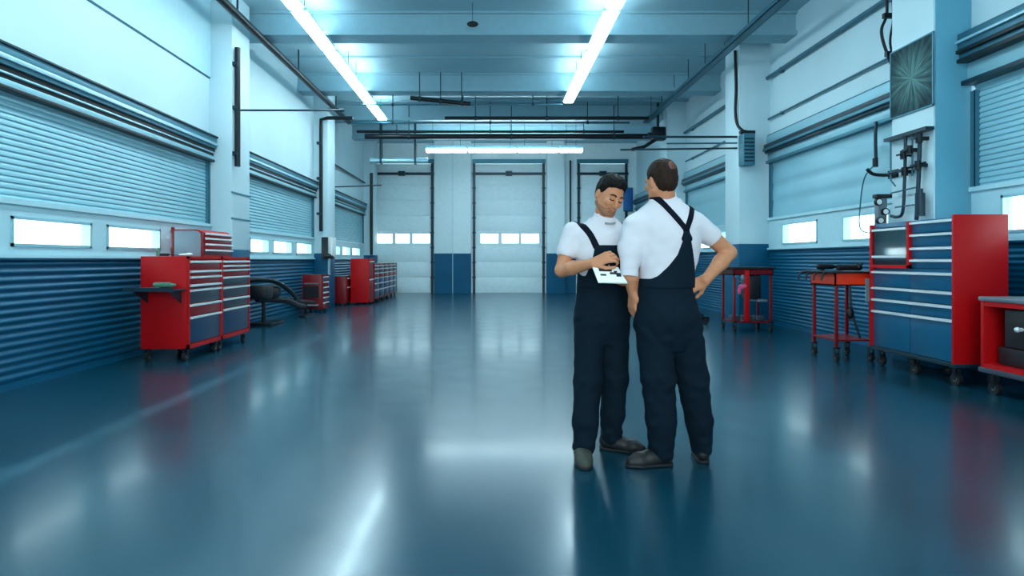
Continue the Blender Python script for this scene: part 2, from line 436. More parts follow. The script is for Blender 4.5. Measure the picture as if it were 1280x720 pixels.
# ------------------------------------------------------------------ back wall
bdoors = [(-4.6+0.12, -2.2), (-0.68, 1.93), (3.2, 5.0)]
wb = MB()
xs = [XL-TH]+[v for d in bdoors for v in d]+[XR+TH]
for i in range(0, len(xs), 2): wb.box(xs[i], xs[i+1], YB, YB+TH, 0, ZC)
for d in bdoors: wb.box(d[0], d[1], YB, YB+TH, 4.82, ZC)
struct('wall_back', 'door_panel', wb)
for k, (a, b) in enumerate(bdoors):
    dnum[0] += 1
    mb = MB()
    z = 0.0; zp = 0.575
    pan = [(1.62, 2.20, True)]
    n = 0
    while z < 4.8:
        z1 = min(z+zp, 4.8)
        if n == 3 and k < 2:      # glazed section: rails and stiles round three lights
            pz0, pz1 = z+0.12, z+0.47
            w = b-a
            mb.box(a, b, YB+0.03, YB+0.09, z, pz0).box(a, b, YB+0.03, YB+0.09, pz1, z1)
            ps = [(a+w*0.06, a+w*0.34), (a+w*0.39, a+w*0.62), (a+w*0.67, a+w*0.95)] if k == 0 else [(a+w*0.10, a+w*0.35), (a+w*0.40, a+w*0.64), (a+w*0.68, a+w*0.93)]
            ed = [a]+[v for p in ps for v in p]+[b]
            for i in range(0, len(ed), 2): mb.box(ed[i], ed[i+1], YB+0.03, YB+0.09, pz0, pz1)
        else:
            mb.box(a, b, YB+0.03, YB+0.09, z, z1-0.014, 0.006).box(a, b, YB+0.05, YB+0.09, z1-0.03, z1)
        z += zp; n += 1
    d = struct('door_%d' % dnum[0], 'door_panel', mb)
    if k < 2:
        for p in ps:
            MB().box(p[0], p[1], YB+0.05, YB+0.056, 3*zp+0.12, 3*zp+0.47).build('pane', 'glass', d)
    for xx in (a-0.03, b-0.06):
        MB().box(xx, xx+0.09, YB-0.06, YB+0.03, 0, 4.82).build('track', 'dark_pipe', d)
        h = MB()
        for q in range(1, 9): h.box(xx-0.02, xx+0.11, YB-0.09, YB-0.05, q*0.55, q*0.55+0.06)
        h.build('hinge_bracket', 'dark_pipe', d)
    MB().box(a-0.05, b+0.05, YB-0.12, YB+0.02, 4.38, 4.46).box((a+b)/2-0.12, (a+b)/2+0.12, YB-0.2, YB, 4.34, 4.5).build('torsion_rail', 'dark_pipe', d)
    MB().box(a-0.05, b+0.05, YB-0.10, YB+0.02, 4.80, 4.95).build('lintel', 'teal_metal', d)
# masonry piers between the doors
for a, b in ((-2.12, -0.78), (2.02, 2.66)):
    t = MB().box(a, b, YB-0.3, YB, 1.46, ZC, 0.01).build(trim(), 'door_panel', kind='structure')
    MB().box(a-0.004, b+0.004, YB-0.304, YB, 0, 1.46).build('blue_foot', 'blue_paint', t)
MB().box(-1.45, -1.43, YB-0.31, YB-0.29, 0, ZC).build(trim(), 'frame_paint', kind='structure')
struct('baseboard_back', 'blue_paint', MB().box(2.66, 3.12, YB-0.02, YB, 0, 1.46).box(5.05, XR, YB-0.02, YB, 0, 1.46))

# ------------------------------------------------------------------ ceiling luminaires
def luminaire(name='ceiling_lamp', length=1.72, soft=False, w=0.11):
    r = empty(name)
    mb = MB().prism([(-w-0.03, 0.0), (w+0.03, 0.0), (w, 0.07), (w*0.4, 0.10), (-w*0.4, 0.10), (-w, 0.07)], 'y', 0, length)
    mb.build('housing', 'pale_metal', r)
    MB().box(-w, w, 0.02, length-0.02, -0.03, 0.004, 0.012).build('diffuser', 'lamp_soft' if soft else 'lamp', r)
    MB().box(-w*0.5, w*0.5, 0.05, length-0.05, 0.085, 0.108).build('added_fill_strip', 'added_fill', r)  # added glowing strip on the housing, throws fill onto the ceiling
    for yy in (0.3, length-0.3):
        MB().cyl((0, yy, 0.09), (0, yy, ZC-5.08), 0.006, seg=8).build('hanger', 'dark_pipe', r)
    return r
proto = None
ROWS = ((-3.0, 'left', 9.3), (1.86, 'right', 9.3))
place = ['nearest the camera', 'second from the camera', 'third from the camera', 'farthest from the camera']
for (x, side, y0) in ROWS:
    for k in range(-4, 4 if x < 0 else 3):
        yy = y0+1.82*k
        if k == 2 and x > 0: pass
        o = luminaire() if proto is None else copy_tree(proto)
        proto = proto or o
        o.location = (x, yy, 5.08)
        if k >= 0:
            where = ['first one at the top edge', 'second one from the top edge', 'third one along', 'last one, at its far end'][k]
            if x > 0 and k == 2: where = 'last one, at its far end'
            tag(o, 'glowing strip lamp in the %s ceiling row, %s' % (side, where), 'ceiling lamp', 'strip lamps in two ceiling rows')
        else:
            tag(o, 'strip lamp of the %s ceiling row, overhead beyond the frame' % side, 'ceiling lamp', 'strip lamps overhead beyond the %s top edge' % side)
# cross row over the back doors
for i, (a, b) in enumerate(((-1.98, -0.75), (-0.72, 0.75), (0.78, 2.0), (2.03, 2.72))):
    r = empty('ceiling_lamp', (a, 18.0, 4.55))
    L_ = b-a
    MB().prism([(-0.12, 0.0), (0.12, 0.0), (0.08, 0.08), (-0.08, 0.08)], 'x', 0, L_).build('housing', 'pale_metal', r)
    MB().box(0.01, L_-0.01, -0.10, 0.10, -0.09, 0.0, 0.012).build('diffuser', 'lamp_soft', r)
    MB().box(0.02, L_-0.02, -0.06, 0.06, 0.075, 0.083).build('added_fill_strip', 'added_fill_strong', r)  # added strip hidden by the housing, brightens ceiling and back wall
    for q in (0.2, L_-0.2): MB().cyl((q, 0, 0.07), (q, 0, ZC-4.55), 0.006, seg=8).build('hanger', 'dark_pipe', r)
    tag(r, ['leftmost strip lamp of the cross row over the back doors', 'second strip lamp from the left in the cross row over the back doors',
            'third strip lamp from the left in the cross row over the back doors', 'short rightmost strip lamp of the cross row over the back doors'][i], 'ceiling lamp', 'strip lamps in the cross row')
r = empty('duct_light', (-3.6, 17.7, 4.15), label='pale duct under the ceiling above the left back door', cat='duct')
MB().cyl((0, 0, 0), (1.7, 0.1, 0.02), 0.09).build('pipe_body', 'pale_metal', r)
MB().box(0.3, 0.36, -0.1, 0.1, -0.1, ZC-4.15).build('hanger', 'dark_pipe', r)
MB().box(1.3, 1.36, -0.02, 0.16, -0.1, ZC-4.15).build('hanger', 'dark_pipe', r)

# ------------------------------------------------------------------ pipes, trays and cables
def pipe(name, pts, r, mat, label, cat='pipe', group=None, n=0, parts=()):
    o = MB(pts[0]).tube(pts, r, 12, n).build(name, mat, smooth=True)
    tag(o, label, cat, group)
    for nm, f, mt in parts:
        if isinstance(f, list):
            for g in f:
                mb = MB(pts[0]); g(mb); mb.build(nm, mt, o)
        else:
            mb = MB(pts[0]); f(mb); mb.build(nm, mt, o)
    return o
def brackets(points, d=(0.03, 0.03, 0.03)):
    return [(lambda mb, p=p: mb.box(p[0]-d[0], p[0]+d[0], p[1]-d[1], p[1]+d[1], p[2]-d[2], p[2]+d[2])) for p in points]
pipe('cable_conduit', [(-4.03, 8.3, 5.1), (-4.03, 16.9, 5.1)], 0.065, 'black_metal', 'thick black conduit running along the left side under the ceiling', 'conduit',
     parts=(('hanger', brackets([(-4.03, y, 5.35) for y in (9.5, 12.5, 15.5)], (0.012, 0.012, 0.25)), 'dark_pipe'),))
def tray(mb):
    pass
o = MB((4.28, 8.5, 5.02)).box(4.20, 4.36, 8.5, 16.7, 5.02, 5.03).box(4.20, 4.215, 8.5, 16.7, 5.02, 5.10).box(4.345, 4.36, 8.5, 16.7, 5.02, 5.10).build('cable_tray', 'grey_pipe')
tag(o, 'blue-grey cable tray running along the right side under the ceiling', 'cable tray')
for k in range(8): MB((4.28, 8.5, 5.02)).cyl((4.28, 9+k*1.02, 5.03), (4.28, 9+k*1.02, ZC), 0.008, seg=6).build('hanger', 'dark_pipe', o)
MB((4.28, 8.5, 5.02)).tube([(4.25, 8.5, 5.045), (4.25, 16.7, 5.045)], 0.018).build('cable', 'pale_metal', o)
MB((4.28, 8.5, 5.02)).tube([(4.30, 8.5, 5.05), (4.31, 16.7, 5.05)], 0.014).build('cable', 'pale_metal', o)
pipe('downpipe', [(-4.14, 9.76, 4.67), (-4.14, 9.76, 2.74)], 0.045, 'black_metal', 'thick black vertical pipe on the nearest left pillar', 'pipe', 'pipes on the left pillars',
     parts=(('bracket', brackets([(-4.165, 9.76, z) for z in (4.4, 3.69, 2.95)], (0.045, 0.055, 0.03)), 'dark_pipe'),))
pipe('branch_pipe', [(-4.20, 9.9, 3.69), (-2.45, 9.9, 3.69)], 0.016, 'dark_pipe', 'thin horizontal pipe reaching from the nearest left pillar into the hall', 'pipe', 'thin pipes on the left side',
     parts=(('coupling', lambda mb: mb.cyl((-2.5, 9.9, 3.69), (-2.44, 9.9, 3.69), 0.026), 'dark_pipe'),))
pipe('downpipe', [(-3.55, 15.3, 4.84), (-4.2, 15.3, 4.84), (-4.36, 15.3, 4.80), (-4.36, 15.3, 4.6), (-4.36, 15.3, 1.95)], 0.045, 'black_metal', 'black pipe with a top bend dropping to the white wall box on the left', 'pipe', 'pipes on the left pillars',
     parts=(('bracket', brackets([(-4.40, 15.3, z) for z in (4.2, 3.3, 2.4)], (0.06, 0.055, 0.03)), 'dark_pipe'),))
pipe('downpipe', [(-4.27, 21.255, 4.3), (-4.27, 21.255, 1.4)], 0.05, 'black_metal', 'black vertical pipe on the far left pillar beside the back door', 'pipe', 'pipes on the left pillars')
pipe('branch_pipe', [(-4.5, 15.6, 3.95), (-4.5, 21.2, 3.95)], 0.03, 'dark_pipe', 'dark pipe running along the left wall beyond the white wall box', 'pipe', 'thin pipes on the left side')
pipe('branch_pipe', [(-4.4, 16.3, 3.2), (-3.0, 16.3, 3.25)], 0.016, 'dark_pipe', 'short thin pipe jutting from the left wall near the back left door', 'pipe', 'thin pipes on the left side')
pipe('downpipe', [(2.9, 22.2, 4.9), (2.9, 22.2, 1.0)], 0.035, 'dark_pipe', 'dark vertical pipe on the back wall right of the middle door', 'pipe', 'pipes on the back wall')
# steel service pipes crossing under the far ceiling
G = 'service pipes crossing the far ceiling'
for (x0, x1, z0, z1, y, r, lab) in (
        (-1.25, 4.15, 4.98, 4.98, 15.9, 0.045, 'dark cross pipe under the far ceiling, highest of the pipes'),
        (-3.9, 3.8, 4.92, 4.92, 17.3, 0.04, 'long dark cross pipe just under the highest one'),
        (-3.6, 4.7, 4.72, 4.72, 17.0, 0.075, 'thick black cross pipe close above the cross row of lamps'),
        (-3.9, 3.8, 5.02, 5.02, 16.6, 0.03, 'thin grey cross pipe between the dark cross pipes'),
        (-1.9, -0.5, 5.0, 4.86, 14.0, 0.05, 'short black pipe hanging near the end of the left lamp row'),
        (-3.1, 1.7, 4.95, 4.95, 14.4, 0.022, 'slim pale cross pipe at the ends of the two lamp rows')):
    o = pipe('service_pipe', [(x0, y, z0), (x1, y, z1)], r, 'grey_pipe' if 'grey' in lab or 'pale' in lab else 'black_metal', lab, 'pipe', G)
    for t in (0.15, 0.5, 0.85):
        mb = MB((x0, y, z0))
        xx = x0+(x1-x0)*t; zz = z0+(z1-z0)*t
        mb.cyl((xx, y, zz), (xx, y, ZC), 0.012, seg=8).cyl((xx-0.03, y, zz), (xx+0.03, y, zz), r+0.015)
        mb.build('hanger', 'dark_pipe', o)
r = empty('door_motor', (4.5, 16.74, 4.5), label='black drive unit at the right end of the far cross pipes', cat='motor')
MB().box(-0.05, 0.32, -0.12, 0.12, 0.05, 0.42, 0.03).build('case', 'black_metal', r)
MB().cyl((-0.15, 0, 0.2), (-0.02, 0, 0.2), 0.08).build('gearbox', 'dark_pipe', r)
MB().tube([(0.1, 0, 0.1), (-0.25, 0, -0.12), (-0.6, 0, -0.2)], 0.05).build('drive_arm', 'black_metal', r)
MB().box(0.1, 0.16, -0.03, 0.03, 0.4, ZC-4.5).build('hanger', 'dark_pipe', r)
# thin rods to the right of the people heads
G = 'thin steel rods below the right end of the beams'
pipe('tie_rod', [(2.95, 11.7, 3.62), (4.95, 11.7, 3.62)], 0.022, 'dark_pipe', 'upper dark rod reaching the wall heater on the right', 'rod', G)
pipe('tie_rod', [(3.4, 11.7, 3.49), (4.8, 11.7, 3.50)], 0.016, 'grey_pipe', 'middle thin rod below the upper dark rod on the right', 'rod', G)
pipe('tie_rod', [(2.5, 11.7, 3.37), (4.8, 11.7, 3.40)], 0.018, 'dark_pipe', 'lowest thin rod behind the head of the man seen from behind', 'rod', G)
# wall heater box on the second right pillar
r = empty('wall_heater', (4.86, 11.45, 3.0), label='dark teal heater box high on the second right pillar', cat='heater')
MB().box(-0.10, 0.12, -0.10, 0.14, 0.02, 0.62, 0.01).build('case', 'teal_metal', r)
mb = MB()
for k in range(7): mb.box(-0.09, 0.10, -0.115, -0.10, 0.08+k*0.07, 0.11+k*0.07)
mb.build('louvre', 'dark_pipe', r)
MB().box(-0.14, 0.14, -0.06, 0.02, 0.62, 0.68).build('top_bracket', 'black_metal', r)

# rods and cables on the right wall
G = 'pipes along the upper right wall'
for a, b, lab in ((7.5, 11.55, 'in the bay nearest the poster'), (12.35, 16.5, 'in the bay behind the heater')):
    pipe('wall_pipe', [(5.30, a, 4.72), (5.30, b, 4.72)], 0.035, 'grey_pipe', 'blue-grey pipe high on the right wall '+lab, 'pipe', G,
         parts=(('bracket', brackets([(5.34, a+0.5, 4.72), (5.34, b-0.5, 4.72)], (0.04, 0.03, 0.05)), 'teal_metal'),))
    pipe('wall_pipe', [(5.32, a, 3.93), (5.32, b, 3.93)], 0.018, 'grey_pipe', 'thin pipe above the roller housing on the right wall '+lab, 'pipe', G,
         parts=(('bracket', brackets([(5.345, a+0.5, 3.93), (5.345, b-0.5, 3.93)], (0.03, 0.02, 0.03)), 'teal_metal'),))
pipe('power_cable', [(4.74, 11.7, 5.3), (4.75, 11.68, 4.6), (4.73, 11.66, 4.1), (4.76, 11.64, 3.85), (4.82, 11.56, 3.72), (4.88, 11.5, 3.68)], 0.028, 'black_metal',
     'black cable hanging down the second right pillar above the heater', 'cable', n=8)
r = empty('cable_bundle', (5.0, 7.55, 3.6), label='looped bundle of black cables at the top of the poster pillar', cat='cable')
bx, by = -0.05, 0.0
MB().tube([(bx, 0.02, 1.3), (bx+0.02, 0, 0.75), (bx-0.05, 0, 0.5), (bx+0.02, 0, 0.22), (bx+0.12, 0, -0.02), (bx+0.18, 0, -0.16)], 0.018, 8, 8).build('cable', 'black_metal', r)
MB().tube([(bx+0.07, 0.02, 1.25), (bx+0.10, 0, 0.7), (bx+0.06, 0, 0.35), (bx+0.14, 0, 0.05), (bx+0.20, 0, -0.2)], 0.014, 8, 8).build('cable', 'black_metal', r)
MB().tube([(bx+0.02, 0.03, 1.0), (bx-0.10, 0.02, 1.2), (bx-0.18, 0, 1.35)], 0.01, 8, 8).build('cable', 'dark_pipe', r)
MB().box(bx-0.03, bx+0.15, -0.03, 0.02, 0.66, 0.72).build('clamp', 'black_metal', r)
MB().box(bx, bx+0.17, -0.03, 0.02, 0.18, 0.24).build('clamp', 'black_metal', r)

# poster on the aisle face of the right pillar
X_ = 4.955
r = empty('wall_poster', (X_, 7.08, 3.37), label='dark teal poster with a pale burst high on the right pillar', cat='poster')
MB().box(-0.012, 0.0, -0.35, 0.35, -0.40, 0.40).build('print', 'poster', r)
MB().box(-0.02, 0.0, -0.365, -0.35, -0.415, 0.415).box(-0.02, 0.0, 0.35, 0.365, -0.415, 0.415).box(-0.02, 0.0, -0.365, 0.365, 0.40, 0.415).box(-0.02, 0.0, -0.365, 0.365, -0.415, -0.40).build('edge_frame', 'teal_metal', r)

# compressed-air station below it
r = empty('air_station', (X_, 7.08, 1.7), label='frame of dark air pipes, valves and hoses below the poster on the right pillar', cat='air line station')
MB().box(-0.10, 0, -0.36, 0.36, 0.98, 1.02).build('top_rail', 'dark_pipe', r)
MB().tube([(-0.06, -0.22, 1.0), (-0.06, -0.20, 0.5), (-0.06, -0.16, -0.02)], 0.022).build('drop_pipe', 'dark_pipe', r)
MB().tube([(-0.06, 0.02, 1.0), (-0.06, 0.04, 0.45), (-0.06, 0.07, 0.1), (-0.06, 0.16, 0.04), (-0.06, 0.28, 0.06)], 0.018, 10, 5).build('drop_pipe', 'dark_pipe', r)
MB().tube([(-0.05, 0.30, 1.0), (-0.05, 0.30, 0.5), (-0.05, 0.22, 0.42)], 0.010).build('drop_pipe', 'grey_pipe', r)
MB().tube([(-0.05, -0.08, 0.98), (-0.05, -0.08, 0.5)], 0.010).build('drop_pipe', 'grey_pipe', r)
MB().tube([(-0.06, -0.30, 0.62), (-0.06, 0.34, 0.58)], 0.016).build('cross_pipe', 'dark_pipe', r)
MB().tube([(-0.06, -0.18, 0.36), (-0.06, 0.28, 0.34)], 0.010).build('cross_pipe', 'grey_pipe', r)
MB().tube([(-0.06, -0.18, 0.16), (-0.06, 0.20, 0.16)], 0.010).build('cross_pipe', 'grey_pipe', r)
for (yy, zz) in ((-0.10, 0.80), (0.0, 0.76), (-0.26, 0.9), (-0.24, 0.6), (-0.02, 0.56)):
    v = MB().cyl((-0.10, yy, zz-0.05), (-0.10, yy, zz+0.05), 0.035).box(-0.08, 0, yy-0.02, yy+0.02, zz-0.02, zz+0.02).build('valve', 'black_metal', r)
    MB().cyl((-0.16, yy, zz), (-0.10, yy, zz), 0.012).box(-0.165, -0.15, yy-0.035, yy+0.035, zz-0.01, zz+0.01).build('handle', 'dark_pipe', v)
MB().cyl((-0.09, -0.26, 0.02), (-0.09, -0.26, 0.28), 0.05).cyl((-0.09, -0.26, 0.28), (-0.09, -0.26, 0.33), 0.03).build('filter_bowl', 'dark_pipe', r)
# gauge cluster left of the pillar
r = empty('pressure_regulator', (4.905, 7.50, 1.66), label='small regulator with gauges beside the air pipes above the blue tool chest', cat='regulator')
MB().box(-0.10, 0.02, -0.03, 0.05, 0.0, 0.34, 0.015).build('body', 'steel', r)
for zz, xx in ((0.28, -0.10), (0.16, -0.02), (0.05, -0.08)):
    g = MB().cyl((xx, -0.06, zz), (xx, -0.02, zz), 0.045).build('gauge', 'black_plastic', r)
    MB().cyl((xx, -0.063, zz), (xx, -0.058, zz), 0.032).build('dial', 'white_plastic', g)
MB().box(-0.13, 0.08, -0.05, 0.04, 0.33, 0.38, 0.01).build('cap', 'black_plastic', r)
# hanging hose with loop and hook
r = empty('air_hose', (5.28, 8.25, 3.0), label='thin air hose hanging in a loop on the right roller door', cat='hose')
MB().tube([(0, 0, 0.12), (-0.02, -0.02, -0.1), (0.0, 0.0, -0.45)], 0.022, 8, 5).build('hose_grip', 'dark_pipe', r)
MB().tube([(0, 0, -0.45), (-0.02, 0.22, -0.62), (-0.02, 0.32, -1.0), (-0.02, 0.30, -1.35), (-0.05, -0.2, -1.42)], 0.009, 8, 8).build('hose_loop', 'grey_pipe', r)
MB().cyl((-0.01, 0, -0.5), (-0.01, 0, -0.38), 0.035).build('coupling', 'black_metal', r)
r = empty('hose_hook', (4.94, 7.46, 2.28), label='black curved hook on the edge of the poster pillar', cat='hook')
MB().tube([(0, 0, 0), (-0.06, 0.04, 0.0), (-0.17, 0.06, 0.02), (-0.24, 0.06, 0.08)], 0.022, 8, 6).build('hook_arm', 'black_metal', r)
MB().box(0.0, 0.02, -0.15, 0.03, -0.05, 0.05).build('plate', 'black_metal', r)

# wall box on the left
r = empty('wall_box', (-4.19, 15.5, 1.26), label='white electrical box with a black edge on the left wall', cat='electrical box')
MB().box(-0.0, 0.12, -0.22, 0.16, 0.05, 0.54, 0.01).build('case', 'box_white', r)
MB().box(-0.14, 0.02, -0.27, -0.21, -0.02, 0.54).build('side_panel', 'black_metal', r)
MB().ball((0.02, -0.28, 0.06), (0.10, 0.06, 0.07)).ball((0.12, -0.24, 0.03), (0.05, 0.05, 0.05)).build('cable_plug', 'black_plastic', r)
MB().box(-0.02, 0.03, -0.15, -0.05, -0.42, 0.0).build('cable_cover', 'pale_metal', r)
# blue board at the back right
r = empty('notice_board', (4.97, YB-0.155, 3.05), label='blue board on the back wall between the two men heads', cat='board')
MB().box(-0.10, 0.25, 0.06, 0.12, 0, 0.85, 0.01).build('panel', 'sign_blue', r)
MB().box(-0.10, 0.25, 0.05, 0.12, -0.03, 0.0).build('edge', 'dark_pipe', r)
# little hanging sensor
r = empty('ceiling_wire', (-0.33, 10.2, 5.2), label='small black sensor on a thin wire below the ceiling', cat='sensor')
MB().cyl((0, 0, 0.05), (0, 0, 0.4), 0.005, seg=6).build('wire', 'dark_pipe', r)
MB().ball((0, 0, 0.03), (0.10, 0.05, 0.05)).build('sensor_head', 'black_plastic', r)

# ------------------------------------------------------------------ tool cabinets
def caster(parent, x, y, h, r=None, mat='rubber'):
    r = r or h*0.36
    f = MB().box(x-0.03, x+0.03, y-0.035, y+0.035, h-0.02, h).box(x-0.028, x-0.022, y-0.02, y+0.02, r*0.8, h-0.02).box(x+0.022, x+0.028, y-0.02, y+0.02, r*0.8, h-0.02)
    c = f.build('caster', 'black_metal', parent)
    w = MB().cyl((x-0.018, y, r), (x+0.018, y, r), r, seg=20).build('wheel', mat, c)
    MB().cyl((x-0.022, y, r), (x+0.022, y, r), r*0.4, seg=12).build('hub', 'hub', c)
    return c
def drawers(parent, xf, y0, y1, rows, gap=0.012, sg=1, hmat='chrome', hfrac=1.0):
    """rows: [(z0, z1, material)]; front plane at x = xf, facing sg*x"""
    for z0, z1, mt in rows:
        d = MB().box(xf, xf+sg*0.018, y0+gap, y1-gap, z0+0.006, z1-0.006, 0.004).build('drawer', mt, parent)
        zt = z1-0.022
        m = (1-hfrac)*(y1-y0)/2
        hm = MB().prism([(xf+sg*0.018, zt-0.016), (xf+sg*0.044, zt-0.011), (xf+sg*0.044, zt+0.008), (xf+sg*0.018, zt+0.016)], 'y', y0+gap+m, y1-gap-m)
        hm.build('handle', hmat, d)
def cabinet(name, loc, rz, w, d, h, foot, rows, label, cat='tool cabinet', group=None, mat='red', body_mat=None, top=None, cols=1):
    """front faces local +x, width along y"""
    r = empty(name, loc, rz, label, cat, group)
    x0, x1 = -d/2, d/2
    b = MB().box(x0, x1-0.02, -w/2, w/2, foot, h, 0.008)
    b.box(x1-0.02, x1+0.012, -w/2, -w/2+0.03, foot, h).box(x1-0.02, x1+0.012, w/2-0.03, w/2, foot, h)
    b.box(x1-0.02, x1+0.012, -w/2, w/2, foot, foot+0.05).box(x1-0.02, x1+0.012, -w/2, w/2, h-0.03, h)
    for k in range(1, cols): b.box(x1-0.02, x1+0.012, -w/2+w*k/cols-0.015, -w/2+w*k/cols+0.015, foot, h)
    b.build('body', mat, r)
    if top: MB().box(x0-0.01, x1+0.015, -w/2-0.01, w/2+0.01, h, h+0.02, 0.005).build('top', top, r)
    for k in range(cols):
        ya = -w/2+w*k/cols+0.028; yb = -w/2+w*(k+1)/cols-0.028
        drawers(r, x1-0.012, ya, yb, rows, 0.006)
    for sx in (x0+0.06, x1-0.06):
        for sy in (-w/2+0.06, w/2-0.06): caster(r, sx, sy, foot)
    return r
rowsA = [(1.10, 1.22, 'drawer_red'), (1.03, 1.10, 'drawer_red'), (0.93, 1.03, 'drawer_red'), (0.87, 0.93, 'drawer_grey'), (0.69, 0.87, 'drawer_grey'), (0.54, 0.69, 'drawer_red'), (0.205, 0.54, 'drawer_blue')]
cy = 7.2
c1 = cabinet('roller_cabinet', (-3.935, cy+0.44, 0), 0, 0.88, 0.57, 1.265, 0.15, rowsA, 'nearest red roller cabinet at left, with a fold-out side tray', group='paired red roller cabinets on the left', body_mat='red')
s = MB().box(-0.30, 0.27, -0.74, -0.44, 0.855, 0.875, 0.004).box(-0.30, 0.27, -0.75, -0.74, 0.855, 0.90).box(-0.31, -0.30, -0.75, -0.44, 0.855, 0.90).build('side_tray', 'dark_pipe', c1)
MB().prism([(-0.74, 0.855), (-0.44, 0.855), (-0.44, 0.70)], 'x', -0.2, -0.19).build('bracket', 'dark_pipe', s)
MB().prism([(-0.74, 0.855), (-0.44, 0.855), (-0.44, 0.70)], 'x', 0.2, 0.21).build('bracket', 'dark_pipe', s)
rowsB = [(1.16, 1.22, 'drawer_red'), (1.10, 1.16, 'drawer_red'), (1.0, 1.10, 'drawer_red'), (0.86, 1.0, 'drawer_grey'), (0.70, 0.86, 'drawer_grey'), (0.56, 0.70, 'drawer_grey'), (0.205, 0.56, 'drawer_blue')]
c2 = cabinet('roller_cabinet', (-3.935, cy+1.35, 0), 0, 0.92, 0.57, 1.265, 0.15, rowsB, 'far red roller cabinet of the left pair, carrying the silver-ended top chest', group='paired red roller cabinets on the left')
# top chest
r = empty('top_chest', (-4.1, 8.55, 1.266), label='red top chest with a curved silver end on the left roller cabinets', cat='tool chest')
def topprof(x0, x1, h, rr=0.09):
    P = [(x0, 0), (x1, 0)]
    for k in range(7):
        a = k/6*PI/2
        P.append((x1-rr+rr*math.cos(a), h-rr+rr*math.sin(a)))
    P.append((x0, h)); return P
MB().prism(topprof(-0.22, 0.18, 0.37), 'y', -0.42, 0.47).build('body', 'red', r)
MB().prism(topprof(-0.20, 0.175, 0.35), 'y', -0.44, -0.42).build('end_panel', 'steel', r)
MB().box(-0.235, -0.20, -0.45, -0.41, 0, 0.40, 0.005).box(0.165, 0.19, -0.45, -0.41, 0, 0.34, 0.005).build('corner_post', 'dark_red', r)
drawers(r, 0.182, -0.40, 0.45, [(0.27, 0.335, 'drawer_red'), (0.19, 0.27, 'drawer_red'), (0.11, 0.19, 'drawer_red'), (0.02, 0.11, 'drawer_grey')])
# small things on the cabinets
def small(name, loc, label, cat, mat, f, group=None):
    o = MB(); f(o); o = o.build(name, mat); o.location = loc; return tag(o, label, cat, group)
small('spray_can', (-4.09, 7.35, 1.267), 'green can standing on the nearest left cabinet', 'can', 'green_tool', lambda m: m.cyl((0, 0, 0), (0, 0, 0.07), 0.022).cyl((0, 0, 0.07), (0, 0, 0.09), 0.022, 0.01).cyl((0, 0, 0.09), (0, 0, 0.105), 0.008))
small('screwdriver', (-4.0, 7.32, 1.267), 'dark screwdriver lying on the nearest left cabinet', 'screwdriver', 'black_plastic', lambda m: m.cyl((-0.05, 0, 0.018), (0.05, 0.02, 0.018), 0.017).cyl((0.05, 0.02, 0.018), (0.16, 0.04, 0.012), 0.005))
small('rag', (-3.76, 7.34, 1.266), 'crumpled pale rag on the edge of the nearest left cabinet', 'rag', 'white_plastic', lambda m: m.ball((0, 0, 0.018), (0.07, 0.06, 0.018)).ball((0.04, 0.03, 0.022), (0.04, 0.05, 0.022)))
def drill(m):
    m.cyl((-0.11, 0, 0.05), (0.06, 0, 0.05), 0.033).cyl((0.06, 0, 0.05), (0.12, 0, 0.05), 0.028, 0.015).box(-0.09, -0.04, -0.02, 0.02, 0.0, 0.05, 0.008).ball((-0.11, 0, 0.05), 0.034)
small('air_tool', (-3.84, 7.05, 0.876), 'pale green air tool lying on the side tray', 'power tool', 'green_tool', drill)
small('ratchet', (-4.02, 6.98, 0.876), 'silver ratchet lying on the side tray', 'ratchet', 'steel', lambda m: m.cyl((-0.1, 0, 0.012), (0.1, 0.05, 0.012), 0.010).cyl((0.1, 0.05, 0.0), (0.1, 0.05, 0.03), 0.022))

# small dark red cabinet against the left wall
rowsC = [(0.72, 0.84, 'drawer_grey'), (0.60, 0.72, 'dark_red'), (0.48, 0.60, 'drawer_grey'), (0.36, 0.48, 'dark_red'), (0.24, 0.36, 'drawer_grey'), (0.12, 0.24, 'dark_red')]
c = cabinet('drawer_cabinet', (-4.16, 14.15, 0), 0, 0.50, 0.46, 0.88, 0.08, rowsC, 'low dark red drawer cabinet below the white wall box', mat='dark_red')
MB().box(-0.19, 0.14, -0.262, -0.25, 0.66, 0.69).build('side_slot', 'steel', c)
MB().box(-0.20, 0.15, -0.262, -0.25, 0.34, 0.62).build('side_recess', 'black_plastic', c)
sh = MB().box(-0.32, 0.14, -0.42, -0.24, 0.17, 0.19).build('side_shelf', 'pale_metal', c)
# black workshop arm sloping down from the wall
r = empty('extraction_arm', (-4.1, 11.6, 0), label='black jointed workshop arm sloping to the floor between the left cabinets', cat='arm')
MB().tube([(-0.42, -0.7, 0.83), (-0.20, -0.6, 0.86), (0.0, -0.2, 0.80), (0.12, 0.3, 0.58), (0.10, 0.8, 0.38), (0.05, 1.6, 0.30), (0.02, 2.2, 0.24)], 0.045, 10, 6).build('upper_arm', 'black_metal', r)
MB().box(-0.44, 0.02, -0.78, -0.35, 0.50, 0.76, 0.06).ball((-0.1, -0.1, 0.60), (0.14, 0.25, 0.15)).build('head', 'black_plastic', r)
MB().tube([(-0.25, -0.5, 0.5), (0.05, 0.2, 0.42), (0.1, 0.7, 0.30), (0.06, 1.3, 0.22)], 0.06, 10, 6).build('lower_arm', 'black_plastic', r)
MB().tube([(0.04, 0.25, 0.46), (0.14, 0.55, 0.46), (0.10, 0.62, 0.30)], 0.02, 8, 5).build('hinge', 'steel', r)
MB().box(-0.40, 0.05, -0.55, 0.1, 0.0, 0.05, 0.01).cyl((-0.2, -0.3, 0.04), (-0.2, -0.3, 0.55), 0.035).build('foot_stand', 'black_metal', r)
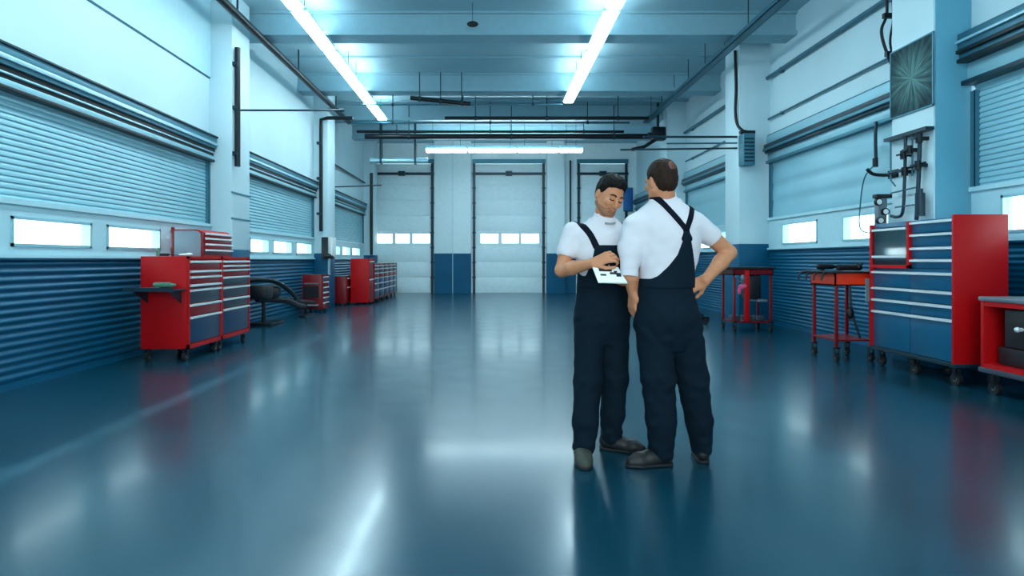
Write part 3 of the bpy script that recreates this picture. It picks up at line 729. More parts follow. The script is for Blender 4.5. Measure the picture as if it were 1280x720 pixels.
MB().box(-0.02, 0.12, 1.2, 1.9, 0.0, 0.03).cyl((0.05, 1.5, 0.02), (0.05, 1.5, 0.30), 0.02).build('rest', 'black_metal', r)

# tall red cabinet and the row of cabinets behind it
c = cabinet('tool_locker', (-3.60, 16.65, 0), 0, 0.62, 0.50, 1.26, 0.06, [(0.70, 1.2, 'dark_red'), (0.12, 0.70, 'dark_red')], 'tall plain red cabinet at the near end of the far left row', mat='red')
c = cabinet('roller_cabinet', (-4.08, 16.35, 0), 0, 0.5, 0.36, 0.78, 0.05, [(0.5, 0.74, 'dark_red'), (0.12, 0.5, 'dark_red')], 'low plain red cabinet left of the tall one at the far left', mat='dark_red', top='steel')
rowsD = [(0.98, 1.08, 'drawer_grey'), (0.86, 0.98, 'drawer_grey'), (0.72, 0.86, 'drawer_red'), (0.56, 0.72, 'chest_blue'), (0.38, 0.56, 'chest_blue'), (0.15, 0.38, 'chest_blue')]
proto = cabinet('roller_cabinet', (-3.58, 17.36, 0), 0, 0.76, 0.5, 1.12, 0.1, rowsD, 'x', group='row of red and dark roller cabinets at the far left', mat='dark_red')
ordn = ['first one next to the tall red cabinet', 'second one from the near end', 'middle one', 'second one from the far end', 'last one, nearest the back left door']
proto['label'] = 'dark-fronted roller cabinet in the far left row, '+ordn[0]
for k in range(1, 5):
    o = copy_tree(proto); o.location = (-3.58, 17.36+0.80*k, 0); o['label'] = 'dark-fronted roller cabinet in the far left row, '+ordn[k]

# big blue and red chest on the right (front faces -x)
r = empty('tool_chest', (4.71, 6.42, 0), PI, 'large blue tool chest with silver handles and a red end panel', 'tool chest')
W = 1.30; D = 0.50; H = 1.65; F = 0.21
x1 = D/2
MB().box(-D/2, x1-0.03, -W/2+0.015, W/2-0.03, F, H-0.01, 0.006).build('body', 'chest_blue', r)
MB().box(-D/2-0.01, x1+0.02, W/2-0.03, W/2, F, H+0.01, 0.008).build('end_panel', 'red', r)     # local +y = world near side
MB().box(-D/2, x1+0.015, -W/2, -W/2+0.03, F, H-0.02, 0.006).build('end_panel', 'red', r)
MB().box(-D/2, x1+0.01, -W/2, W/2, F-0.03, F+0.01, 0.004).build('plinth', 'dark_pipe', r)
gd = MB().box(x1-0.03, x1+0.016, -W/2+0.03, 0.02, 1.13, 1.165).box(x1-0.03, x1+0.016, -0.015, 0.02, 1.13, H-0.02).build('glazed_door', 'red', r)
MB().box(x1-0.012, x1-0.006, -W/2+0.03, -0.015, 1.165, H-0.06).build('pane', 'smoked', gd)
MB().box(x1-0.03, x1-0.015, -W/2+0.03, -0.015, 1.165, H-0.06).build('back_panel', 'drawer_grey', gd)
MB().box(x1-0.006, x1+0.02, -W/2+0.05, -0.03, H-0.10, H-0.075).box(x1-0.006, x1+0.02, -W/2+0.05, -0.03, 1.245, 1.27).build('handle', 'chrome', gd)
drawers(r, x1-0.03, 0.02, W/2-0.03, [(1.50, 1.63, 'chest_blue'), (1.36, 1.50, 'chest_blue'), (1.235, 1.36, 'chest_blue'), (1.13, 1.235, 'chest_blue')], 0.004)
for ya, yb in ((-W/2+0.03, 0.0), (0.0, W/2-0.03)):
    drawers(r, x1-0.03, ya, yb, [(0.915, 1.10, 'chest_blue'), (0.78, 0.915, 'chest_blue'), (0.645, 0.78, 'chest_blue'), (F+0.01, 0.645, 'chest_blue')], 0.003)
for yy in (-W/2+0.1, 0, W/2-0.08):
    for xx in (-D/2+0.07, x1-0.07): caster(r, xx, yy, F-0.03, 0.06)

# red open cabinet at the right edge
r = empty('open_cabinet', (4.50, 4.55, 0), label='low red open-fronted cabinet at the right edge of the photo', cat='cabinet')
Lc = 0.98
MB().box(0, 0.46, Lc-0.035, Lc, 0.24, 0.845, 0.006).box(0, 0.46, 0, 0.035, 0.24, 0.845, 0.006).box(0, 0.46, 0.03, Lc-0.03, 0.24, 0.275).box(0, 0.46, 0.03, Lc-0.03, 0.80, 0.845).box(0.44, 0.46, 0.03, Lc-0.03, 0.27, 0.81).build('body', 'red', r)
MB().box(-0.015, 0.475, -0.01, Lc+0.01, 0.845, 0.885, 0.008).build('top', 'steel', r)
MB().box(-0.02, 0.46, -0.005, Lc+0.005, 0.195, 0.24, 0.006).build('base_rail', 'drawer_grey', r)
MB().box(0.08, 0.42, 0.06, Lc-0.10, 0.28, 0.44, 0.01).build('shade_filler_low', 'black_plastic', r)  # black block standing in for the shade inside the cabinet
MB().box(0.05, 0.43, 0.06, Lc-0.20, 0.45, 0.785, 0.01).build('shade_filler', 'black_plastic', r)  # upper black filler, darkens the cabinet interior like shade
MB().cyl((0.0, 0.60, 0.62), (0.06, 0.60, 0.62), 0.018).ball((0.01, 0.60, 0.62), 0.024).build('knob', 'chrome', r)
for sx in (0.07, 0.40):
    for sy in (0.10, Lc-0.08): caster(r, sx, sy, 0.195, 0.06)

# service cart with orange-red tray left of the blue chest
def cart(name, loc, w, d, h, label, legmat, traymat, shelf_z, tray_h):
    r = empty(name, loc, 0, label, 'service cart')
    for sx in (0, w):
        for sy in (0, d):
            MB().box(sx-0.018, sx+0.018, sy-0.018, sy+0.018, 0.16, h, 0.004).build('leg', legmat, r)
            caster(r, sx, sy, 0.17, 0.05)
    t = MB().box(-0.03, w+0.03, -0.03, d+0.03, h-tray_h, h-tray_h+0.015)
    for a in ((-0.03, -0.015, -0.03, d+0.03), (w+0.015, w+0.03, -0.03, d+0.03), (-0.03, w+0.03, -0.03, -0.015), (-0.03, w+0.03, d+0.015, d+0.03)):
        t.box(a[0], a[1], a[2], a[3], h-tray_h, h)
    t.build('tray', traymat, r)
    MB().box(-0.02, w+0.02, -0.02, d+0.02, shelf_z, shelf_z+0.02).build('lower_shelf', 'dark_red', r)
    return r
c = cart('service_cart', (4.16, 7.25, 0), 0.42, 0.50, 1.06, 'tall red service cart with an orange-red tray beside the blue tool chest', 'dark_red', 'orange_red', 0.24, 0.15)
MB().box(-0.12, 0.48, -0.08, 0.56, 1.06, 1.085, 0.006).build('mat', 'black_plastic', c)
hk = MB()
for k in range(4): hk.tube([(-0.10, -0.02+k*0.14, 1.07), (-0.17-0.02*k, -0.02+k*0.14, 1.05), (-0.19-0.02*k, -0.02+k*0.14, 0.97)], 0.012, 8, 4)
hk.build('tool_hook', 'black_metal', c)
MB().box(0.33, 0.40, -0.04, -0.03, 0.72, 1.0).build('cloth_strip', 'pale_metal', c)
small('grease_gun', (4.46, 7.40, 1.087), 'black grease gun lying on the cart beside the blue chest', 'grease gun', 'black_plastic', lambda m: m.cyl((-0.20, 0, 0.04), (0.06, 0, 0.04), 0.036).ball((0.06, 0, 0.045), 0.045).cyl((0.05, 0, 0.05), (0.11, 0, 0.09), 0.012))
small('impact_wrench', (4.22, 7.55, 1.087), 'black impact wrench lying on the cart beside the blue chest', 'wrench', 'black_metal', drill)
small('hanging_tool', (4.45, 7.30, 0.55), 'dark hand tool hanging inside the tall red cart', 'hand tool', 'black_metal', lambda m: m.tube([(-0.09, 0.0, 0.36), (-0.08, 0, 0.1), (-0.03, 0, -0.1), (0.03, 0, -0.28)], 0.014, 8, 5).ball((-0.09, 0, 0.02), (0.045, 0.03, 0.07)))

c = cart('service_cart', (4.14, 10.25, 0), 0.62, 0.50, 1.06, 'small red cart with a black top below the second right pillar', 'dark_red', 'dark_red', 0.15, 0.10)
MB().box(-0.22, 0.68, -0.06, 0.56, 1.06, 1.10, 0.008).build('top', 'black_plastic', c)
MB().box(0.16, 0.24, -0.05, 0.0, 0.17, 1.05, 0.006).build('front_post', 'red', c)
MB().box(0.26, 0.46, 0.0, 0.35, 0.56, 0.95, 0.01).build('hanging_box', 'black_plastic', c)
MB().box(0.40, 0.58, 0.02, 0.3, 0.50, 0.54, 0.01).build('bracket', 'steel', c)
small('rag', (4.25, 10.22, 0.76), 'bright pink rag tucked into the small red cart', 'rag', 'pink_cloth', lambda m: m.ball((0, 0, 0), (0.06, 0.03, 0.05)).ball((-0.04, 0, -0.07), (0.03, 0.025, 0.06)).ball((0.06, 0, 0.02), (0.03, 0.03, 0.04)))
small('chrome_tool', (4.28, 10.24, 0.92), 'shiny tool cluster clipped near the top of the small red cart', 'hand tool', 'steel', lambda m: m.ball((0, 0, 0), (0.05, 0.03, 0.07)).cyl((-0.12, 0, 0.0), (-0.12, 0, 0.05), 0.02).cyl((-0.12, 0, -0.04), (0.02, 0, -0.10), 0.012))
for k, xx in enumerate((4.2, 4.42, 4.62)):
    small('socket_box', (xx, 10.42, 0.171), ['left', 'middle', 'right'][k]+' grey box on the bottom shelf of the small red cart', 'box', 'drawer_grey', lambda m: m.box(-0.07, 0.07, -0.1, 0.1, 0, 0.09, 0.01).box(-0.03, 0.03, -0.012, 0.012, 0.09, 0.105, 0.004), 'grey boxes on the small red cart')
# black floor jack peeking out behind the man
r = empty('floor_jack', (3.95, 11.6, 0), label='low black floor jack right of the man seen from behind', cat='jack')
MB().box(-0.45, 0.2, -0.16, 0.16, 0.05, 0.14, 0.02).prism([(-0.4, 0.13), (0.15, 0.13), (0.0, 0.24), (-0.25, 0.28)], 'y', -0.10, 0.10).build('frame', 'black_metal', r)
MB().tube([(-0.35, 0, 0.2), (-0.5, 0.0, 0.55), (-0.55, 0, 0.75)], 0.018).build('handle', 'black_metal', r)
for sx in (-0.38, 0.12):
    for sy in (-0.18, 0.18): MB().cyl((sx, sy-0.02, 0.05), (sx, sy+0.02, 0.05), 0.05).build('wheel', 'rubber', r)
MB().cyl((0.02, 0, 0.2), (0.02, 0, 0.27), 0.05).build('saddle', 'steel', r)

# ------------------------------------------------------------------ people: smooth bodies meshed from distance fields
class Field:
    def __init__(s, lo, hi, h):
        s.h = h; s.lo = np.array(lo, float); n = np.ceil((np.array(hi)-s.lo)/h).astype(int)+1
        s.n = n; s.F = np.full(n, 0.3, np.float32)
    def grid(s, lo, hi):
        a = np.clip(np.floor((np.array(lo)-s.lo)/s.h).astype(int), 0, s.n-1)
        b = np.clip(np.ceil((np.array(hi)-s.lo)/s.h).astype(int)+1, 1, s.n)
        ix = tuple(slice(a[i], b[i]) for i in range(3))
        ax = [(s.lo[i]+s.h*np.arange(a[i], b[i])).astype(np.float32) for i in range(3)]
        return ix, ax[0][:, None, None], ax[1][None, :, None], ax[2][None, None, :]
    def full(s): return s.grid(s.lo, s.lo+s.h*s.n)
    def mix(s, ix, d, k, sub=False):
        A = s.F[ix]
        if sub:
            d = -d
            if k > 0:
                t = np.clip(0.5-0.5*(d-A)/k, 0, 1); s.F[ix] = d*(1-t)+A*t+k*t*(1-t)
            else: s.F[ix] = np.maximum(A, d)
            return
        if k > 0:
            t = np.clip(0.5+0.5*(A-d)/k, 0, 1); s.F[ix] = A*(1-t)+d*t-k*t*(1-t)
        else: s.F[ix] = np.minimum(A, d)
    def cone(s, a, b, ra, rb, k=0.02, sub=False):
        a = np.array(a, float); b = np.array(b, float); m = max(ra, rb)+k+4*s.h
        ix, x, y, z = s.grid(np.minimum(a, b)-m, np.maximum(a, b)+m)
        d = b-a; L2 = float(d@d)+1e-9
        t = np.clip(((x-a[0])*d[0]+(y-a[1])*d[1]+(z-a[2])*d[2])/L2, 0, 1)
        q = np.sqrt((x-a[0]-t*d[0])**2+(y-a[1]-t*d[1])**2+(z-a[2]-t*d[2])**2)-(ra+(rb-ra)*t)
        s.mix(ix, q.astype(np.float32), k, sub); return s
    def chain(s, pts, rs, k=0.012):
        for i in range(len(pts)-1): s.cone(pts[i], pts[i+1], rs[i], rs[i+1], k)
        return s
    def ell(s, c, r, R=None, k=0.02, sub=False):
        c = np.array(c, float); r = np.array(r, float); m = r.max()+k+4*s.h
        ix, x, y, z = s.grid(c-m, c+m)
        X, Y, Z = x-c[0], y-c[1], z-c[2]
        if R is not None:
            Rn = np.array(R, float)
            X, Y, Z = (Rn[0, 0]*X+Rn[1, 0]*Y+Rn[2, 0]*Z, Rn[0, 1]*X+Rn[1, 1]*Y+Rn[2, 1]*Z, Rn[0, 2]*X+Rn[1, 2]*Y+Rn[2, 2]*Z)
        k0 = np.sqrt((X/r[0])**2+(Y/r[1])**2+(Z/r[2])**2); k1 = np.sqrt((X/r[0]**2)**2+(Y/r[1]**2)**2+(Z/r[2]**2)**2)+1e-6
        s.mix(ix, (k0*(k0-1)/k1).astype(np.float32), k, sub); return s
    def stack(s, rings, yaw=0.0, k=0.03, grow=0.0, cap=0.02):
        """rings (z, cx, cy, rx, ry) from low to high: an elliptical trunk"""
        R = np.array(rings, float)
        lo = (R[:, 1].min()-R[:, 3].max()-0.1, R[:, 2].min()-R[:, 3].max()-0.1, R[0, 0]-0.1)
        hi = (R[:, 1].max()+R[:, 3].max()+0.1, R[:, 2].max()+R[:, 3].max()+0.1, R[-1, 0]+0.1)
        ix, x, y, z = s.grid(lo, hi)
        d = stack_sdf(rings, x, y, z, yaw)-grow
        s.mix(ix, d.astype(np.float32), k); return s
    def folds(s, amp, boxes=None, seed=0.0):
        """cloth creases: shallow ripples slanting round the limbs"""
        ix, x, y, z = s.full()
        n = (np.sin(z*46+x*22+3*np.sin(x*13+y*9+seed))*np.sin(x*17-y*21+z*8+seed)+0.6*np.sin(z*83-x*35+y*30+seed*2)*np.sin(z*11+x*26+seed))
        if boxes is not None:
            w = 0
            for (z0, z1, a) in boxes: w = w+a*np.exp(-((z-(z0+z1)/2)/((z1-z0)/2))**2)
            n = n*(0.35+w)
        s.F += (amp*n).astype(np.float32); return s
    def mesh(s, name, mat, parent, org, smooth=2):
        v, f = surface(s.F, s.h, s.lo)
        me = bpy.data.meshes.new(name)
        me.from_pydata((v-np.array(org)).tolist(), [], f.tolist()); me.update()
        me.materials.append(M[mat])
        me.polygons.foreach_set('use_smooth', [True]*len(me.polygons))
        o = bpy.data.objects.new(name, me); COL.objects.link(o)
        if parent is not None: o.parent = parent
        if smooth:
            md = o.modifiers.new('soften', 'SMOOTH'); md.factor = 0.5; md.iterations = smooth
        return o

def stack_sdf(rings, x, y, z, yaw=0.0, spl=True):
    R = np.array(rings, float)
    zz = np.clip(z, R[0, 0], R[-1, 0])
    t = np.interp(zz, R[:, 0], np.arange(len(R)))
    def ev(c):
        P = R[:, c]; i = np.clip(np.floor(t).astype(int), 0, len(R)-2); u = t-i
        p0 = P[np.maximum(i-1, 0)]; p1 = P[i]; p2 = P[i+1]; p3 = P[np.minimum(i+2, len(R)-1)]
        return 0.5*(2*p1+(p2-p0)*u+(2*p0-5*p1+4*p2-p3)*u*u+(3*p1-p0-3*p2+p3)*u**3)
    cx, cy, rx, ry = ev(1), ev(2), ev(3), ev(4)
    c, sn = math.cos(yaw), math.sin(yaw)
    X = (x-cx)*c+(y-cy)*sn; Y = -(x-cx)*sn+(y-cy)*c
    k0 = np.sqrt((X/rx)**2+(Y/ry)**2); k1 = np.sqrt((X/rx**2)**2+(Y/ry**2)**2)+1e-6
    d = k0*(k0-1)/k1
    dz = np.abs(z-zz)
    return np.where(dz > 0, np.sqrt(np.maximum(d, 0)**2+dz**2)+np.minimum(d, 0)*(dz <= 0), d)

def surface(F, h, lo):
    """surface nets"""
    I = F < 0
    nx, ny, nz = F.shape
    c = np.zeros((nx-1, ny-1, nz-1), np.int8)
    offs = [(a, b, d) for a in (0, 1) for b in (0, 1) for d in (0, 1)]
    for a, b, d in offs: c += I[a:nx-1+a, b:ny-1+b, d:nz-1+d]
    act = np.argwhere((c > 0) & (c < 8))
    vid = np.full(c.shape, -1, np.int32); vid[tuple(act.T)] = np.arange(len(act))
    V = np.stack([F[act[:, 0]+a, act[:, 1]+b, act[:, 2]+d] for a, b, d in offs], 1)
    acc = np.zeros((len(act), 3)); cnt = np.zeros(len(act))
    for i, p in enumerate(offs):
        for j, q in enumerate(offs):
            if j <= i or sum(abs(p[m]-q[m]) for m in range(3)) != 1: continue
            s = (V[:, i] < 0) != (V[:, j] < 0)
            t = np.where(s, V[:, i]/np.where(s, V[:, i]-V[:, j], 1), 0)
            pt = np.array(p)[None, :]+t[:, None]*(np.array(q)-np.array(p))[None, :]
            acc += np.where(s[:, None], pt, 0); cnt += s
    v = lo+h*(act+acc/np.maximum(cnt, 1)[:, None])
    Q = []
    for ax in range(3):
        sl0 = [slice(1, -1)]*3; sl1 = [slice(1, -1)]*3
        sl0[ax] = slice(0, -1); sl1[ax] = slice(1, None)
        A = I[tuple(sl0)]; B = I[tuple(sl1)]
        e = np.argwhere(A != B); sgn = A[tuple(e.T)]
        base = e.copy()
        for m in range(3):
            if m != ax: base[:, m] += 1
        u, w = [m for m in range(3) if m != ax]
        def g(du, dw):
            p = base.copy(); p[:, u] += du; p[:, w] += dw
            return vid[tuple(p.T)]
        q = np.stack([g(-1, -1), g(0, -1), g(0, 0), g(-1, 0)], 1)
        flip = sgn if ax != 1 else ~sgn
        q[~flip] = q[~flip][:, ::-1]
        Q.append(q)
    Q = np.concatenate(Q); Q = Q[(Q >= 0).all(1)]
    return v, Q

def Wp(px, py, Y):
    return np.array(((px-615)/750*Y, Y, CAM_H+(325-py)/750*Y))

def rotm(yaw, pitch, roll):
    """head frame: looks along -y at yaw 0; yaw about z, pitch > 0 looks down, roll tips the head"""
    return np.array(Matrix.Rotation(yaw, 3, 'Z') @ Matrix.Rotation(roll, 3, 'Y') @ Matrix.Rotation(pitch, 3, 'X'))

def head_skin(F, c, R):
    P = lambda x, y, z: c+R@np.array((x, y, z))
    e = lambda p, r, k=0.02, sub=False: F.ell(P(*p), r, R, k, sub)
    e((0, 0.012, 0.035), (0.074, 0.094, 0.084))
    e((0, -0.030, -0.030), (0.062, 0.062, 0.086), 0.03)
    e((0, -0.052, -0.092), (0.036, 0.032, 0.026), 0.025)
    for sx in (-1, 1):
        F.cone(P(sx*0.056, 0.010, -0.062), P(sx*0.024, -0.060, -0.100), 0.016, 0.016, 0.03)     # jaw line
        e((sx*0.036, -0.074, -0.028), (0.022, 0.018, 0.020), 0.02)                               # cheek
        e((sx*0.030, -0.098, 0.000), (0.018, 0.014, 0.011), 0.010, True)                         # eye socket
        e((sx*0.030, -0.083, -0.002), (0.015, 0.012, 0.011), 0.004)                              # lid
        e((sx*0.075, 0.016, -0.014), (0.009, 0.020, 0.032), 0.008)                               # ear
        e((sx*0.085, 0.012, -0.012), (0.006, 0.010, 0.018), 0.004, True)
        e((sx*0.011, -0.104, -0.040), (0.009, 0.009, 0.008), 0.006)                              # nostril wing
    F.cone(P(-0.040, -0.086, 0.019), P(0.040, -0.086, 0.019), 0.010, 0.010, 0.014)               # brow
    F.cone(P(0, -0.090, 0.008), P(0, -0.113, -0.034), 0.008, 0.012, 0.010)                       # nose
    e((0, -0.092, -0.066), (0.023, 0.010, 0.006), 0.006); e((0, -0.090, -0.077), (0.019, 0.010, 0.006), 0.005)
    return P

def hand(F, wrist, d, n, side, size=1.0, curl=0.6, thumb=0.6, spread=0.12):
    """palm and five jointed fingers; d = finger direction, n = back-of-hand normal, side = +1 puts the thumb on d x n"""
    d = np.array(d, float); d /= np.linalg.norm(d); n = np.array(n, float); n -= d*(n@d); n /= np.linalg.norm(n)
    t = np.cross(d, n)*side; s = size
    w = np.array(wrist, float)
    for u in (-0.027, -0.009, 0.009, 0.027):
        F.cone(w+t*u*0.7*s, w+d*0.088*s+t*u*s, 0.014*s, 0.0125*s, 0.012)
    F.cone(w+t*0.012*s, w+d*0.04*s+t*0.034*s-n*0.008*s, 0.014*s, 0.014*s, 0.012)
    for i, u in enumerate((0.030, 0.010, -0.011, -0.031)):
        L = [(0.042, 0.026, 0.020), (0.047, 0.030, 0.021), (0.043, 0.028, 0.020), (0.033, 0.021, 0.018)][i]
        p = w+d*(0.090-0.004*abs(i-1))*s+t*u*s; a = 0.15+curl*0.25; fan = (u/0.03)*spread
        for j, l in enumerate(L):
            dd = (d+t*fan)*math.cos(a)-n*math.sin(a); dd /= np.linalg.norm(dd)
            q = p+dd*l*s
            F.cone(p, q, (0.0098-0.0011*j)*s, (0.0090-0.0012*j)*s, 0.004); p = q; a += curl*[1.0, 0.8, 0][j]
    p = w+d*0.030*s+t*0.036*s-n*0.008*s; a = thumb
    for l, r in ((0.036, 0.0125), (0.030, 0.0108), (0.024, 0.0095)):
        dd = d*math.cos(a)+t*math.sin(a)*0.9-n*0.35; dd /= np.linalg.norm(dd); q = p+dd*l*s
        F.cone(p, q, r*s, (r-0.0015)*s, 0.006); p = q; a -= 0.30

def shoe(parent, org, heel, yaw, L=0.29, mat='shoe_dark', w=0.048):
    heel = np.array(heel, float); d = np.array((math.cos(yaw), math.sin(yaw), 0))
    F = Field(heel-np.array((0.36, 0.36, 0.06)), heel+np.array((0.36, 0.36, 0.16)), 0.005)
    toe = heel+d*(L-0.10)
    F.cone(heel+(0, 0, 0.052), heel+d*0.10+(0, 0, 0.055), w*0.82, w*0.86, 0.02)
    F.cone(heel+d*0.08+(0, 0, 0.045), toe+(0, 0, 0.035), w*0.92, w*0.98, 0.03)
    F.cone(toe+(0, 0, 0.035), toe+d*0.045+(0, 0, 0.030), w*0.98, w*0.72, 0.02)
    F.cone(heel+d*0.01+(0, 0, 0.06), heel+d*0.005+(0, 0, 0.115), w*0.85, w*0.80, 0.02)
    ix, x, y, z = F.full(); F.F = np.maximum(F.F, 0.012-z).astype(np.float32)
    o = F.mesh('shoe', mat, parent, org, 1)
    # sole
    G = Field(heel-np.array((0.36, 0.36, 0.04)), heel+np.array((0.36, 0.36, 0.06)), 0.004)
    G.cone(heel+(0, 0, 0.012), toe+(0, 0, 0.012), w*0.84, w*1.0, 0.01); G.cone(toe+(0, 0, 0.012), toe+d*0.05+(0, 0, 0.012), w*1.0, w*0.74, 0.01)
    ix, x, y, z = G.full(); G.F = np.maximum(np.maximum(G.F, 0.0015-z), z-0.020).astype(np.float32)
    G.mesh('sole', 'rubber', o, org, 1)
    return o

def carve(F, *regions):
    for r in regions: F.F = np.maximum(F.F, r).astype(np.float32)
def seg2(px, pz, pts):
    """distance in a plane to a polyline"""
    D = None
    for (a, b), (c, d) in zip(pts[:-1], pts[1:]):
        ux, uz = c-a, d-b; L = ux*ux+uz*uz+1e-9
        t = np.clip(((px-a)*ux+(pz-b)*uz)/L, 0, 1)
        q = np.sqrt((px-a-t*ux)**2+(pz-b-t*uz)**2); D = q if D is None else np.minimum(D, q)
    return D

# ---------- man 1: faces the camera, reads a leaflet
def man_reading():
    Y = 3.74; yaw = 0.30                      # body turned a little to the right of the picture
    org = (0.70, Y, 0.0)
    W = lambda px, py, y=Y: Wp(px, py, y)
    lo, hi = (0.28, 3.30, -0.02), (1.10, 4.10, 1.80)
    cx = lambda px: (px-615)/750*Y
    torso = [(0.90, cx(753), Y, 0.150, 0.110), (1.00, cx(753), Y, 0.142, 0.108), (1.10, cx(752), Y, 0.140, 0.108), (1.20, cx(752), Y, 0.152, 0.114), (1.30, cx(753), Y+0.01, 0.170, 0.118),
             (1.38, cx(754), Y+0.015, 0.176, 0.108), (1.43, cx(754), Y+0.02, 0.150, 0.085), (1.475, cx(754), Y+0.015, 0.085, 0.062)]
    sR, eR, wR = W(714, 290, 3.74), W(702, 338, 3.70), W(741, 329, 3.50)
    sL, eL, wL = W(794, 288, 3.84), W(806, 342, 3.80), W(780, 352, 3.60)
    hc = W(762, 244, 3.71); R = rotm(0.40, 0.42, 0.20)
    ankL, ankR = np.array((0.555, 3.66, 0.10)), np.array((0.765, 3.84, 0.10))
    # body (skin)
    F = Field(lo, hi, 0.0045)
    F.stack(torso, yaw, grow=-0.012)
    P = head_skin(F, hc, R)
    F.cone(np.array((cx(754), Y+0.02, 1.43)), P(0, 0.02, -0.05), 0.058, 0.052, 0.03)
    for s_, e_, w_ in ((sR, eR, wR), (sL, eL, wL)):
        F.cone(s_, e_, 0.050, 0.041, 0.02); F.cone(e_, e_+(w_-e_)*0.35, 0.041, 0.043, 0.015); F.cone(e_+(w_-e_)*0.35, w_, 0.043, 0.026, 0.015)
    hand(F, wR, W(770, 317, 3.46)-wR, (0.10, -0.75, 0.62), 1, 1.0, 0.95, 0.55)
    hand(F, wL, (-0.8, -0.35, 0.25), (0.3, -0.5, -0.8), 1, 0.95, 0.8, 0.5)
    for hip, knee, ank in ((np.array((0.62, Y, 0.90)), np.array((0.585, 3.70, 0.50)), ankL), (np.array((0.76, Y, 0.90)), np.array((0.765, 3.78, 0.50)), ankR)):
        F.cone(hip, knee, 0.082, 0.055, 0.03); F.cone(knee, ank, 0.052, 0.036, 0.02); F.cone(ank, ank+(0, 0, -0.035), 0.034, 0.022, 0.01)
    body = F.mesh('person', 'skin', None, org, 1)
    body.location = org
    tag(body, 'dark-haired man in white shirt and navy bib overalls, head bowed over a white leaflet', 'person', 'mechanics in navy overalls')
    body['kind'] = 'thing'
    # shirt
    F = Field((0.30, 3.40, 0.94), (1.12, 4.08, 1.56), 0.005)
    F.stack(torso, yaw, grow=0.008)
    for s_, e_ in ((sR, eR), (sL, eL)):
        m = s_+(e_-s_)*0.52
        F.cone(s_+(0.012 if s_[0] < 0.7 else -0.03, 0, 0.0), m, 0.064, 0.061, 0.035)
    F.cone(np.array((cx(754), Y+0.02, 1.44)), np.array((cx(755), Y+0.01, 1.485)), 0.066, 0.063, 0.02)
    F.folds(0.0022, [(1.28, 1.44, 0.6), (1.02, 1.2, 0.5)], 1.0)
    for s_, e_ in ((sR, eR), (sL, eL)):
        u = (e_-s_)/np.linalg.norm(e_-s_); m = s_+(e_-s_)*0.52+u*0.02
        F.cone(m+u*0.09, m+u*0.11, 0.09, 0.09, 0.004, True)
    F.cone(np.array((cx(755), Y+0.01, 1.47)), np.array((cx(756), Y+0.0, 1.54)), 0.056, 0.056, 0.0, True)
    shirt = F.mesh('shirt', 'shirt', body, org)
    # collar placket
    fwd = np.array((math.sin(yaw), -math.cos(yaw), 0)); rt = np.array((math.cos(yaw), math.sin(yaw), 0))
    c0 = np.array((cx(755), Y+0.01, 1.452))+fwd*0.082
    mb = MB(org)
    mb.prism([(c0[0]-0.032, 1.438), (c0[0]+0.030, 1.440), (c0[0]+0.032, 1.453), (c0[0]+0.002, 1.447), (c0[0]-0.032, 1.451)], 'y', c0[1]-0.012, c0[1]+0.03)
    mb.build('collar_tab', 'collar_grey', shirt)
    # overalls: trousers and bib in one
    F = Field((0.40, 3.42, 0.0), (1.05, 4.08, 1.36), 0.005)
    hips = [(0.70, cx(752), Y, 0.125, 0.075), (0.76, cx(752), Y, 0.150, 0.105), (0.82, cx(752), Y, 0.166, 0.122), (0.90, cx(752.5), Y, 0.170, 0.128), (1.00, cx(752.5), Y, 0.164, 0.126), (1.08, cx(752), Y, 0.156, 0.122), (1.15, cx(752), Y, 0.150, 0.118)]
    F.stack(hips, yaw*0.7, k=0.05)
    lk, rk = np.array((0.592, 3.70, 0.48)), np.array((0.774, 3.79, 0.48))
    F.chain([np.array((0.610, 3.735, 0.86)), lk, np.array((0.570, 3.66, 0.24)), np.array((0.562, 3.655, 0.09))], [0.098, 0.086, 0.076, 0.069], 0.03)
    F.chain([np.array((0.765, 3.76, 0.86)), rk, np.array((0.770, 3.83, 0.24)), np.array((0.763, 3.845, 0.10))], [0.098, 0.084, 0.074, 0.064], 0.03)
    F.folds(0.0042, [(0.40, 0.56, 0.7), (0.03, 0.20, 1.0), (0.78, 0.92, 0.6)], 0.3)
    ix, x, y, z = F.full()
    # bib: a thick sheet lying on the chest
    Xb = (x-cx(752))*rt[0]+(y-Y)*rt[1]; Yb = (x-cx(752))*fwd[0]+(y-Y)*fwd[1]
    t = stack_sdf(torso, x, y, z, yaw)
    halfw = np.interp(z, [1.05, 1.15, 1.25, 1.315, 1.40], [0.155, 0.128, 0.104, 0.092, 0.092])
    bib = np.maximum.reduce([t-0.021, np.broadcast_to(np.abs(Xb)-halfw, t.shape), np.broadcast_to(z-1.310, t.shape), -np.broadcast_to(Yb, t.shape), np.broadcast_to(1.05-z, t.shape)])
    F.F = np.minimum(F.F, bib.astype(np.float32))
    F.F = np.maximum(F.F, 0.028-z).astype(np.float32)
    ov = F.mesh('overalls', 'overalls', body, org)
    # shoulder straps
    for sx in (-1, 1):
        F = Field((0.36, 3.40, 1.22), (1.06, 4.02, 1.52), 0.004)
        ix, x, y, z = F.full()
        Xb = (x-cx(752))*rt[0]+(y-Y)*rt[1]; Yb = (x-cx(752))*fwd[0]+(y-Y)*fwd[1]
        F.stack(torso, yaw, grow=0.017)
        for s_ in (sR, sL): F.cone(s_, s_+(eR-sR)*0.3, 0.071, 0.066, 0.035)
        xr = np.interp(z, [1.28, 1.33, 1.46], [0.080, 0.098, 0.150])
        band = np.maximum(np.abs(Xb*sx-xr)*0.9-0.0165, 1.285-z)
        carve(F, band, -(Yb+0.10), np.broadcast_to(1.285-z, F.F.shape))
        F.mesh('strap', 'strap', body, org, 1)
